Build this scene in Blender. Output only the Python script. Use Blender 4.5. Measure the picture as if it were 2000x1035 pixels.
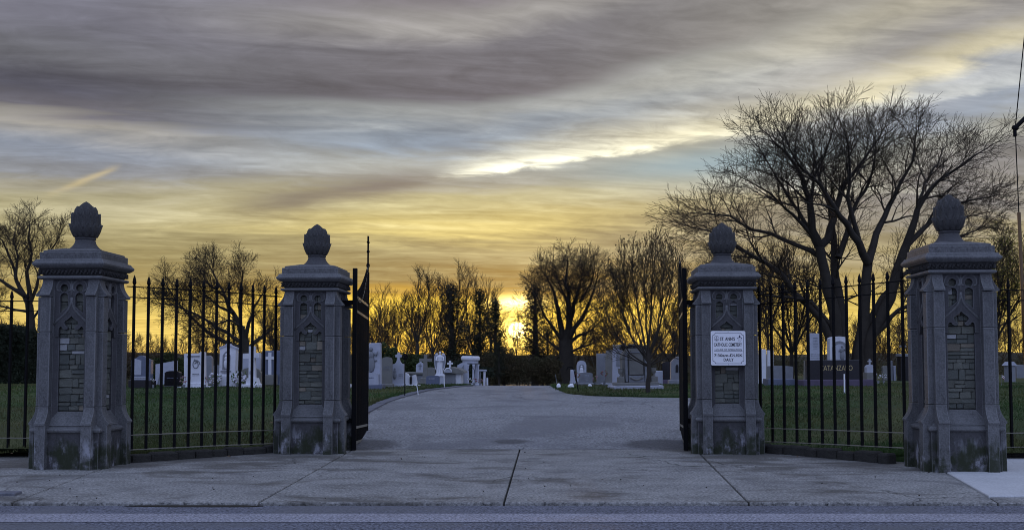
import bpy, math, random
import numpy as np
from mathutils import Vector, Matrix, noise as mnoise
R = math.radians
D = bpy.data
for o in list(D.objects): D.objects.remove(o)
scene = bpy.context.scene
COL = scene.collection

# ------------------------------------------------------------------ camera
EYE = 1.6
PITCH = R(3.0)
CY = 710 - 2000 * math.tan(PITCH)   # the photograph is cropped: its optical axis meets it below its middle
F = 2000.0                     # focal length in pixels of the 2000 px wide photograph
cam_d = D.cameras.new('camera'); cam = D.objects.new('camera', cam_d); COL.objects.link(cam)
cam.location = (0, 0, EYE); cam.rotation_euler = (R(90) + PITCH, 0, 0)
cam_d.sensor_width = 36; cam_d.lens = 36.0 * F / 2000.0
cam_d.shift_y = (CY - 517.5) / 2000.0
cam_d.clip_start = 0.1; cam_d.clip_end = 8000
scene.camera = cam
scene.render.resolution_x = 1024; scene.render.resolution_y = 529
scene.render.engine = 'CYCLES'
scene.view_settings.view_transform = 'Standard'
scene.view_settings.look = 'None'
scene.view_settings.exposure = 0.45
scene.cycles.filter_width = 1.0
scene.view_settings.gamma = 1.0
scene.view_settings.use_curve_mapping = False
scene.cycles.max_bounces = 5
scene.cycles.sample_clamp_indirect = 3.0

def at(px, py, Y):
    """world point at distance Y along the view that shows at photograph pixel (px, py)"""
    u = (px - 1000) / F; v = (CY - py) / F
    k = Y / (math.cos(PITCH) - v * math.sin(PITCH))
    return Vector((u * k, Y, EYE + k * (v * math.cos(PITCH) + math.sin(PITCH))))
def azel(px, py):
    p = at(px, py, 1.0) - Vector((0, 0, EYE))
    return math.degrees(math.atan2(p.x, p.y)), math.degrees(math.atan2(p.z, math.hypot(p.x, p.y)))

# ------------------------------------------------------------------ sky and sun
SUN_AZ, SUN_EL = azel(1010, 645)
world = D.worlds.new('World'); scene.world = world; world.use_nodes = True
wt = world.node_tree
for n in list(wt.nodes): wt.nodes.remove(n)

class E:                       # tiny expression wrapper round Math nodes
    tree = wt
    def __init__(s, sock): s.s = sock
    @staticmethod
    def m(op, a, b=None, c=None, clamp=False):
        n = E.tree.nodes.new('ShaderNodeMath'); n.operation = op; n.use_clamp = clamp
        for i, v in enumerate((a, b, c)):
            if v is None: continue
            if isinstance(v, E): E.tree.links.new(v.s, n.inputs[i])
            else: n.inputs[i].default_value = float(v)
        return E(n.outputs[0])
    def __add__(s, o): return E.m('ADD', s, o)
    def __radd__(s, o): return E.m('ADD', o, s)
    def __sub__(s, o): return E.m('SUBTRACT', s, o)
    def __rsub__(s, o): return E.m('SUBTRACT', o, s)
    def __mul__(s, o): return E.m('MULTIPLY', s, o)
    def __rmul__(s, o): return E.m('MULTIPLY', o, s)
    def __truediv__(s, o): return E.m('DIVIDE', s, o)
    def __rtruediv__(s, o): return E.m('DIVIDE', o, s)
def sstep(x, a, b):            # smooth 0..1 between a and b
    n = E.tree.nodes.new('ShaderNodeMapRange'); n.interpolation_type = 'SMOOTHSTEP'
    n.inputs['From Min'].default_value = min(a, b); n.inputs['From Max'].default_value = max(a, b)
    n.inputs['To Min'].default_value = 0 if a < b else 1; n.inputs['To Max'].default_value = 1 if a < b else 0
    E.tree.links.new(x.s, n.inputs['Value']); return E(n.outputs['Result'])
def gauss(x, c, w):            # bell round c with half width w
    t = (x - c) / w
    return E.m('EXPONENT', t * t * -1.0)
def nz(vec, scale, detail=4, rough=.5, dist=0.0):
    n = E.tree.nodes.new('ShaderNodeTexNoise'); n.inputs['Scale'].default_value = scale
    n.inputs['Detail'].default_value = detail; n.inputs['Roughness'].default_value = rough
    n.inputs['Distortion'].default_value = dist
    E.tree.links.new(vec.s, n.inputs['Vector']); return E(n.outputs['Fac'])
def xyz(x, y, z):
    n = E.tree.nodes.new('ShaderNodeCombineXYZ')
    for i, v in enumerate((x, y, z)):
        if isinstance(v, E): E.tree.links.new(v.s, n.inputs[i])
        else: n.inputs[i].default_value = v
    return E(n.outputs[0])
def cmix(f, a, b, mode='MIX'):
    n = E.tree.nodes.new('ShaderNodeMix'); n.data_type = 'RGBA'; n.blend_type = mode; n.clamp_factor = True
    for v, i in ((f, 0), (a, 6), (b, 7)):
        if isinstance(v, E): E.tree.links.new(v.s, n.inputs[i])
        elif i == 0: n.inputs[0].default_value = v
        else: n.inputs[i].default_value = (*v, 1)
    return E(n.outputs[2])
def lin(c):
    return tuple(((v / 255) / 12.92 if v / 255 <= .04045 else ((v / 255 + .055) / 1.055) ** 2.4) for v in c)
def ramp(fac, stops):
    n = E.tree.nodes.new('ShaderNodeValToRGB'); cr = n.color_ramp; cr.interpolation = 'EASE'
    while len(cr.elements) > 1: cr.elements.remove(cr.elements[-1])
    stops = sorted(stops)
    cr.elements[0].position = stops[0][0]; cr.elements[0].color = (*lin(stops[0][1]), 1)
    for p, c in stops[1:]:
        e = cr.elements.new(p); e.color = (*lin(c), 1)
    E.tree.links.new(fac.s, n.inputs[0]); return E(n.outputs[0])

def bright(c, k):
    n = wt.nodes.new('ShaderNodeVectorMath'); n.operation = 'SCALE'
    wt.links.new(c.s, n.inputs[0])
    if isinstance(k, E): wt.links.new(k.s, n.inputs['Scale'])
    else: n.inputs['Scale'].default_value = k
    return E(n.outputs[0])
tc = wt.nodes.new('ShaderNodeTexCoord')
sp = wt.nodes.new('ShaderNodeSeparateXYZ'); wt.links.new(tc.outputs['Generated'], sp.inputs[0])
dx, dy, dz = E(sp.outputs[0]), E(sp.outputs[1]), E(sp.outputs[2])
az = E.m('ARCTAN2', dx, dy) * 57.29578
el = E.m('ARCSINE', E.m('MAXIMUM', dz, 0.0)) * 57.29578
inv = 1.0 / (E.m('MAXIMUM', dz, 0.0) + 0.10)
# cloud layer coordinates: the streaks lie on a high flat layer, slightly turned
cx_, cy_ = dx * inv, dy * inv
u_ = cx_ * .97 + cy_ * .10
v_ = cy_ * .97 - cx_ * .16
nA = nz(xyz(u_ * .40, v_ * 1.5, 3.1), 1.3, 5, .55, .4)      # broad streaks
nB = nz(xyz(u_ * 0.9, v_ * 3.1, 7.7), 1.6, 8, .58, 1.1)       # finer streaks
nC = nz(xyz(u_ * 1.6, v_ * 2.4, 1.3), 4.0, 8, .60, .8)      # wisps
nD = nz(xyz(u_ * .25, v_ * .8, 9.3), 1.1, 3, .5)            # slow colour drift
def shift(a, e):               # streak bands climb towards the right
    return (.20 * a) * e
tilt = E.m('MAXIMUM', az + 2.0, 0.0)
tilt = E.m('MINIMUM', tilt, 28.0) * .20 * sstep(el, 3, 16) * sstep(el, 60, 25)
e2 = el - tilt + (nA - .5) * 3.0 + (nB - .5) * 1.3 + (nC - .5) * .5 + (nD - .5) * 1.4
SPAN = 90.0
def stops(rows, extra=(), a=0.0):
    out = []
    for y, c in rows:
        e = max(0.0, azel(1000, y)[1]); t = min(1, max(0, (e - 3) / 13)); out.append(((e - a * .20 * t * t * (3 - 2 * t)) / SPAN, c))
    return out + list(extra)
up = [(26 / SPAN, (126, 124, 130)), (45 / SPAN, (140, 144, 168)), (1.0, (172, 190, 238))]
left = stops([(0, (106, 107, 120)), (60, (102, 102, 114)), (150, (98, 99, 107)), (215, (74, 75, 88)), (250, (94, 93, 103)),
              (275, (146, 143, 138)), (318, (124, 132, 146)), (358, (128, 132, 140)), (395, (150, 146, 130)), (425, (168, 162, 132)),
              (455, (160, 152, 116)), (515, (148, 138, 98)), (570, (160, 142, 88)), (600, (194, 174, 102)), (640, (218, 192, 108)), (706, (220, 186, 98))], up)
mid = stops([(0, (118, 114, 119)), (45, (142, 140, 138)), (105, (106, 106, 113)), (185, (92, 93, 101)), (222, (140, 146, 148)), (272, (126, 142, 158)),
             (318, (160, 164, 158)), (350, (152, 152, 140)), (395, (192, 186, 142)), (450, (196, 182, 118)), (495, (152, 146, 108)), (545, (136, 126, 84)),
             (570, (182, 150, 68)), (595, (244, 208, 78)), (640, (252, 214, 84)), (706, (246, 200, 74))], up)
right = stops([(0, (152, 148, 140)), (55, (168, 162, 146)), (115, (142, 139, 138)), (165, (186, 178, 152)), (200, (152, 157, 166)), (260, (142, 150, 162)),
               (315, (158, 157, 148)), (372, (126, 124, 125)), (430, (136, 132, 124)), (500, (156, 146, 114)), (560, (172, 158, 108)), (625, (204, 182, 98)), (706, (212, 180, 88))], up, 26.0)
fac = e2 / SPAN
cL, cM, cR = ramp(fac, left), ramp(fac, mid), ramp(fac, right)
azw = az + (nD - .5) * 8
front = cmix(sstep(azw, -2, 24), cmix(sstep(azw, -24, -4), cL, cM), cR)
# east side of the sky behind the photographer: plain blue dusk
back = ramp(el / SPAN, [(0, (130, 138, 172)), (10 / SPAN, (160, 174, 220)), (35 / SPAN, (184, 204, 250)), (1, (172, 190, 238))])
hz = E.m('ARCCOSINE', E.m('MINIMUM', E.m('MAXIMUM', dy / E.m('SQRT', dx * dx + dy * dy), -1), 1)) * 57.29578
back = bright(back, 1.22)
colr = cmix(sstep(hz, 38, 125) * sstep(el, 90, 70), front, back)
# cloud modulation of brightness
fr = sstep(hz, 120, 50)
mod = E.m('EXPONENT', ((nB - .5) * 1.3 + (nC - .5) * .7 + (nA - .5) * .7) * (fr * .8 + .2))
def cadd(a, b): return cmix(1.0, a, b, 'ADD')
colr = bright(colr, mod)
# long lit cirrus edge rising to the right
a0, e0 = azel(850, 352); a1, e1 = azel(1300, 288); a2, e2b = azel(1990, 168)
s1 = (e1 - e0) / (a1 - a0); s2 = (e2b - e1) / (a2 - a1)
line = e1 + E.m('MINIMUM', az - a1, 0.0) * s1 + E.m('MAXIMUM', az - a1, 0.0) * s2 + (nB - .5) * .5
dl = el - line
wid = .45 + E.m('MAXIMUM', az + 5.0, 0.0) * .035
streak = sstep(dl + (nC - .5) * .9, -.22, .34) * E.m('EXPONENT', E.m('MAXIMUM', dl, 0.0) / wid * -1.0)
streak = streak * sstep(az, a0 - .5, a0 + 3.5) * (sstep(az, 26, 0) * .82 + .18) * (sstep(nC * .5 + nB * .5, .30, .62) * .95 + .30)
colr = cadd(colr, bright(cmix(0.0, (.62, .58, .40), (0, 0, 0)), streak * 1.7))
# clear blue gap under it
ga, ge = azel(1380, 320)
gap = gauss(az, ga, 7.5) * gauss(el - (az - ga) * .04, ge, .85)
colr = cmix(gap * .75, colr, lin((128, 158, 172)))
# short contrail at left
b0, f0 = azel(75, 388); b1, f1 = azel(240, 323)
bl = el - (f0 + (az - b0) * ((f1 - f0) / (b1 - b0)) + (nC - .5) * .35)
tr = gauss(bl, 0, .17) * sstep(az, b0 - .3, b0 + 2.5) * sstep(az, b1 + .1, b1 - 1)
colr = cmix(tr * .5, colr, lin((210, 190, 140)))
# dark scarf of cloud left of the lit edge
d0, g0 = azel(480, 400); d1, g1 = azel(850, 350)
dk = el - (g0 + (az - d0) * ((g1 - g0) / (d1 - d0)) + (nB - .5) * 1.2)
dark = gauss(dk, 0, .75) * sstep(az, d0 - 3, d0 + 3) * sstep(az, d1 + 2, d1 - 3)
colr = cmix(dark * .72, colr, lin((98, 94, 96)))
# bright gap low over the trees
la, le = azel(1010, 592)
lowband = gauss(el, le, .30) * gauss(az, -2, 11) * (nC * 1.2)
colr = cadd(colr, bright(cmix(0.0, (.55, .38, .06), (0, 0, 0)), lowband))
# glow and disc of the low sun
gx, gy = az - SUN_AZ, el - SUN_EL
r2 = gx * gx + gy * gy
glow = E.m('EXPONENT', r2 * -1.0) * 1.5 + E.m('EXPONENT', r2 * -.07) * .06
colr = cadd(colr, bright(cmix(0.0, (1.0, .78, .22), (0, 0, 0)), glow))
hot = E.m('EXPONENT', (gx * gx * .55 + (el - le) * (el - le) * 9.0) * -1.0 + (nC - .5) * 1.2)
disc = sstep(E.m('SQRT', r2), .52, .34)
colr = cadd(colr, bright(cmix(0.0, (1.6, 1.25, .50), (0, 0, 0)), hot * 1.7 + disc * 8.0))
sky = wt.nodes.new('ShaderNodeTexSky'); sky.sky_type = 'NISHITA'; sky.sun_disc = False
sky.sun_elevation = R(max(SUN_EL, 1.5)); sky.sun_rotation = R(SUN_AZ); sky.air_density = 1.4; sky.dust_density = 1.5
colr = cadd(bright(colr, 0.84), bright(E(sky.outputs[0]), 0.006))
bg = wt.nodes.new('ShaderNodeBackground'); bg.inputs['Strength'].default_value = 1.0
wt.links.new(colr.s, bg.inputs['Color'])
wo = wt.nodes.new('ShaderNodeOutputWorld'); wt.links.new(bg.outputs[0], wo.inputs['Surface'])
world.cycles.sampling_method = 'MANUAL'; world.cycles.sample_map_resolution = 1024

sun_d = D.lights.new('sun', 'SUN'); sun = D.objects.new('sun', sun_d); COL.objects.link(sun)
sun_d.energy = 1.0; sun_d.angle = R(.5); sun_d.color = (1, .62, .25)
sd = Vector((math.sin(R(SUN_AZ)) * math.cos(R(SUN_EL)), math.cos(R(SUN_AZ)) * math.cos(R(SUN_EL)), math.sin(R(SUN_EL))))
sun.rotation_euler = sd.to_track_quat('Z', 'Y').to_euler(); sun.location = (0, 60, 30)

# ------------------------------------------------------------------ materials
def mat(name, base, rough=.8, var=.3, scale=6.0, tint=None, bump=.3, bscale=40.0, spec=.3, obj_var=0.0, fine=.25, metal=0.0, extra=None, coords='Object'):
    m = D.materials.new(name); m.use_nodes = True; t = m.node_tree; E.tree = t
    b = t.nodes['Principled BSDF']; tcn = t.nodes.new('ShaderNodeTexCoord'); P = E(tcn.outputs[coords])
    n1 = nz(P, scale, 6, .6, .3); n2 = nz(P, bscale, 4, .7)
    k = (n1 - .5) * (2.6 * var) + (n2 - .5) * (2.6 * fine) + 1.0
    if obj_var:
        oi = t.nodes.new('ShaderNodeObjectInfo'); rnd = E(oi.outputs['Random']); k = k * ((rnd - .5) * (2 * obj_var) + 1.0)
    k = E.m('MAXIMUM', k, .05)
    c = cmix(0.0, base, (0, 0, 0))
    if tint:
        src = sstep(nz(P, scale * .37, 4, .6, .5), .42, .62)
        if obj_var: src = E.m('FRACT', E(oi.outputs['Random']) * 7.31)
        c = cmix(src, base, tint)
    n = t.nodes.new('ShaderNodeVectorMath'); n.operation = 'SCALE'; t.links.new(c.s, n.inputs[0]); t.links.new(k.s, n.inputs['Scale'])
    c = E(n.outputs[0])
    if extra: c = extra(t, P, c)
    t.links.new(c.s, b.inputs['Base Color'])
    b.inputs['Roughness'].default_value = rough; b.inputs['Specular IOR Level'].default_value = spec; b.inputs['Metallic'].default_value = metal
    if bump:
        bn = t.nodes.new('ShaderNodeBump'); bn.inputs['Strength'].default_value = bump; bn.inputs['Distance'].default_value = .02
        t.links.new((n2 * .5 + n1).s, bn.inputs['Height']); t.links.new(bn.outputs[0], b.inputs['Normal'])
    return m
def worn(t, c, r=.016, k=.55, pale=(.30, .30, .30)):   # rubbed paler arrises
    bv = t.nodes.new('ShaderNodeBevel'); bv.samples = 4; bv.inputs['Radius'].default_value = r
    g = t.nodes.new('ShaderNodeNewGeometry'); dp = t.nodes.new('ShaderNodeVectorMath'); dp.operation = 'DOT_PRODUCT'
    t.links.new(bv.outputs[0], dp.inputs[0]); t.links.new(g.outputs['Normal'], dp.inputs[1])
    return cmix(sstep(1.0 - E(dp.outputs['Value']), .02, .16) * k, c, pale)
def weathered(t, P, c):        # moss and wash marks with ragged outlines low on the pillars
    s = t.nodes.new('ShaderNodeSeparateXYZ'); g = t.nodes.new('ShaderNodeNewGeometry')
    oi = t.nodes.new('ShaderNodeObjectInfo')
    t.links.new(g.outputs['Position'], s.inputs[0])
    G = E(g.outputs['Position'])
    x, y, z = E(s.outputs[0]), E(s.outputs[1]), E(s.outputs[2])
    drip = nz(xyz(x * 9, y * 9, z * 1.6), 1.0, 4, .6)
    bl = nz(G, 3.2, 4, .6)
    moss = sstep(z - (drip - .5) * .9 - (bl - .5) * .8, .50, .16) * sstep(bl, .38, .54)
    wash = sstep(z - (drip - .5) * .6, .52, .28) * sstep(nz(xyz(x * 5, y * 5, z * 2 + 5), 1.3, 5, .7), .50, .62)
    run = sstep(nz(xyz(x * 14, y * 14, z * .55), 1.0, 4, .6), .56, .74) * .45
    c = cmix(wash * .7, c, (.33, .33, .36))
    c = cmix(moss * .9, c, (.020, .025, .009))
    return worn(t, cmix(run, c, (.035, .035, .038)))
M = {}
M['granite'] = mat('pillar_granite', (.105, .104, .104), .75, .42, 2.6, bump=.7, bscale=38, fine=.75, obj_var=.10, extra=weathered)
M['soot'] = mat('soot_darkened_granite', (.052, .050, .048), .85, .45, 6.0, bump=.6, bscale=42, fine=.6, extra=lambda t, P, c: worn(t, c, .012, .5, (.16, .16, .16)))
M['shade_granite'] = mat('shade_darkened_granite', (.062, .060, .062), .8, .30, 5.0, bump=.5, bscale=42, fine=.5, extra=weathered)  # pillar granite darkened to paint shade on tracery, core, jambs and plinth
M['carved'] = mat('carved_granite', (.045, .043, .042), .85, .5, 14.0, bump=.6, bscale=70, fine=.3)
M['rubble'] = mat('rubble_stone', (.145, .146, .120), .85, .4, 9.0, tint=(.098, .106, .095), bump=.9, bscale=40, obj_var=.20, fine=.5)
M['rubble_warm'] = mat('rubble_stone_warm', (.20, .175, .135), .85, .35, 9.0, bump=.8, bscale=45, obj_var=.3)
M['rubble_pale'] = mat('rubble_stone_pale', (.30, .30, .30), .85, .25, 9.0, bump=.6, bscale=45)
M['mortar'] = mat('mortar', (.125, .125, .11), .95, .3, 12, bump=.4)
M['iron'] = mat('wrought_iron', (.004, .004, .005), .7, .3, 20, bump=.15, spec=.12, fine=.1)
M['iron_pale'] = mat('pale_iron_rail', (.16, .15, .12), .45, .35, 9, bump=.1, spec=.5)  # paler iron for the lower fence rails and the gate rails
def road_x(t, P, c):
    p = nz(P, .35, 5, .6, .6); c = cmix(sstep(p, .48, .62) * .65, c, (.12, .12, .125)); sq_ = t.nodes.new('ShaderNodeSeparateXYZ'); t.links.new(P.s, sq_.inputs[0]); X_, Y_ = E(sq_.outputs[0]), E(sq_.outputs[1])
    spot = gauss(Y_, 19.9, .8) * sstep(E.m('ABSOLUTE', X_), 1.4, 3.0) + gauss(Y_, 20.3, .45) * gauss(X_, .0, .5) * .8; c = cmix(sstep(spot + nz(P, 1.6, 5, .7) * .6, .62, .95) * .7, c, (.040, .038, .040)); c = cmix(sstep(nz(P, 1.1, 6, .7, .4), .52, .72) * .4, c, (.12, .12, .14))
    cr = t.nodes.new('ShaderNodeTexVoronoi'); cr.feature = 'DISTANCE_TO_EDGE'; cr.inputs['Scale'].default_value = .35
    wv = t.nodes.new('ShaderNodeVectorMath'); wv.operation = 'ADD'
    nn = t.nodes.new('ShaderNodeTexNoise'); nn.inputs['Scale'].default_value = 1.3; nn.inputs['Detail'].default_value = 5
    t.links.new(P.s, nn.inputs['Vector']); t.links.new(P.s, wv.inputs[0]); t.links.new(nn.outputs['Color'], wv.inputs[1]); t.links.new(wv.outputs[0], cr.inputs['Vector'])
    ed = sstep(E(cr.outputs['Distance']), .012, .003) * sstep(nz(P, .2, 2), .50, .60)
    return cmix(ed * .65, c, (.03, .03, .034))
M['asphalt'] = mat('drive_asphalt', (.210, .210, .208), .85, .20, .9, bump=.9, bscale=22, fine=1.6, spec=.35, extra=road_x)
M['street'] = mat('street_asphalt', (.115, .118, .140), .85, .2, 1.3, bump=1.0, bscale=34, fine=2.4, spec=.35, extra=road_x)
M['paint'] = mat('worn_edge_paint', (.25, .245, .27), .8, .25, 3.0, bump=.9, bscale=34, fine=1.8)
def conc_x(t, P, c):
    p = nz(P, .9, 6, .65, .8); c = cmix(sstep(p, .50, .70) * .55, c, (.085, .082, .080))
    q = nz(P, 2.6, 5, .7, .5); c = cmix(sstep(q, .60, .72) * .5, c, (.06, .058, .055))
    sx_ = t.nodes.new('ShaderNodeSeparateXYZ'); t.links.new(P.s, sx_.inputs[0]); px_, py_ = E(sx_.outputs[0]), E(sx_.outputs[1])
    cr = t.nodes.new('ShaderNodeTexVoronoi'); cr.feature = 'DISTANCE_TO_EDGE'; cr.inputs['Scale'].default_value = .42
    wv = t.nodes.new('ShaderNodeVectorMath'); wv.operation = 'ADD'; nn = t.nodes.new('ShaderNodeTexNoise'); nn.inputs['Scale'].default_value = 1.1; nn.inputs['Detail'].default_value = 7
    t.links.new(P.s, nn.inputs['Vector']); t.links.new(P.s, wv.inputs[0]); t.links.new(nn.outputs['Color'], wv.inputs[1]); t.links.new(wv.outputs[0], cr.inputs['Vector'])
    c = cmix(sstep(E(cr.outputs['Distance']), .010, .003) * sstep(nz(P, .33, 2), .50, .58) * .8, c, (.03, .03, .028))
    damp = sstep(nz(xyz(px_ * .6, py_ * 1.1, 0.0), 1.0, 6, .65, .6) + gauss(py_, 17.8, 2.2) * .16 * sstep(E.m('ABSOLUTE', px_), 1.5, 4.5), .50, .66)
    c = cmix(damp * .72, c, (.062, .056, .046))
    w = nz(P, 1.7, 4, .6); return cmix(sstep(w, .60, .75) * .25, c, (.32, .32, .33))
M['concrete'] = mat('old_concrete', (.230, .224, .208), .85, .38, 1.6, bump=.8, bscale=28, fine=1.6, extra=conc_x)
M['concrete_new'] = mat('new_concrete', (.46, .46, .455), .8, .16, 1.6, bump=.5, bscale=40, fine=.35)
M['kerb'] = mat('gutter_stone', (.13, .13, .145), .9, .35, 4.0, bump=.8, bscale=25, fine=.5)
M['footing'] = mat('dark_footing_stone', (.030, .028, .024), .95, .5, 5.0, bump=.9, bscale=20, fine=.6)
M['soil'] = mat('soil', (.030, .026, .018), .95, .4, 2.0, bump=.8, bscale=20)
M['lawn'] = mat('lawn', (.024, .046, .010), .95, .8, .45, tint=(.048, .054, .016), bump=.9, bscale=30, fine=.6)
M['blade'] = mat('grass_blade', (.030, .062, .011), .7, .8, .40, tint=(.072, .076, .022), bump=0, bscale=8, fine=.5)
M['bark'] = mat('bark', (.034, .028, .022), .9, .35, 3, bump=.5, bscale=20)
M['twig'] = mat('twig', (.030, .022, .015), .9, .35, 3, bump=0)
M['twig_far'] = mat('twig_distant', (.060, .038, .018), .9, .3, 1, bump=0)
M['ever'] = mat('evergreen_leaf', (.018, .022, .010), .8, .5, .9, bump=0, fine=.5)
M['bud'] = mat('bud_leaf', (.060, .045, .018), .8, .5, .9, bump=0, fine=.5)
M['yleaf'] = mat('yellow_green_leaf', (.16, .14, .022), .8, .5, .9, bump=0, fine=.5)
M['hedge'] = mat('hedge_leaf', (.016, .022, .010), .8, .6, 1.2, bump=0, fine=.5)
M['brush'] = mat('undergrowth_leaf', (.055, .040, .018), .9, .6, .3, tint=(.045, .052, .018), bump=0, fine=.5)
M['hill'] = mat('wooded_hill', (.030, .026, .016), 1, .5, .06, bump=.8, bscale=1.0)
M['g_white'] = mat('white_marble', (.58, .58, .61), .65, .14, 4, bump=.2, bscale=60, fine=.12, extra=lambda t, P, c: cmix(sstep(nz(P, 2.5, 5, .7), .55, .75) * .45, c, (.20, .20, .21)))
M['g_pale'] = mat('pale_granite', (.36, .37, .42), .7, .2, 4, bump=.25, bscale=60, fine=.25)
M['g_grey'] = mat('grey_granite', (.185, .19, .205), .75, .25, 4, bump=.3, bscale=60, fine=.3)
M['g_tan'] = mat('tan_granite', (.17, .165, .150), .8, .25, 4, bump=.35, bscale=60, fine=.3)
M['g_blue'] = mat('polished_blue_granite', (.10, .115, .165), .35, .2, 4, bump=.05, bscale=60, fine=.3, spec=.5)
M['g_dark'] = mat('dark_polished_granite', (.010, .009, .011), .25, .2, 4, bump=.02, spec=.45)
M['g_mauve'] = mat('mauve_granite', (.085, .065, .10), .6, .25, 4, bump=.2, bscale=50)
M['gold'] = mat('gilt_letter', (.42, .32, .15), .5, .1, 4, bump=0)
M['white'] = mat('white_paint', (.78, .78, .80), .6, .04, 3, bump=0, fine=.02)
M['black'] = mat('black_lettering', (.012, .012, .02), .6, .05, 3, bump=0, fine=.02)
M['navy'] = mat('navy_print', (.03, .035, .075), .6, .05, 3, bump=0, fine=.02)
M['petal'] = mat('white_petal', (.62, .60, .66), .7, .25, 20, bump=0)
M['petal_red'] = mat('red_petal', (.20, .05, .06), .7, .3, 20, bump=0)
M['petal_pink'] = mat('pink_petal', (.34, .20, .22), .7, .3, 20, bump=0)
M['leaf'] = mat('bouquet_leaf', (.07, .11, .02), .7, .3, 20, bump=0)
M['wood_pole'] = mat('pole_wood', (.05, .04, .035), .9, .3, 5)
M['guard'] = mat('guy_guard_plastic', (.10, .055, .02), .5, .1, 5, bump=0)

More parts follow.
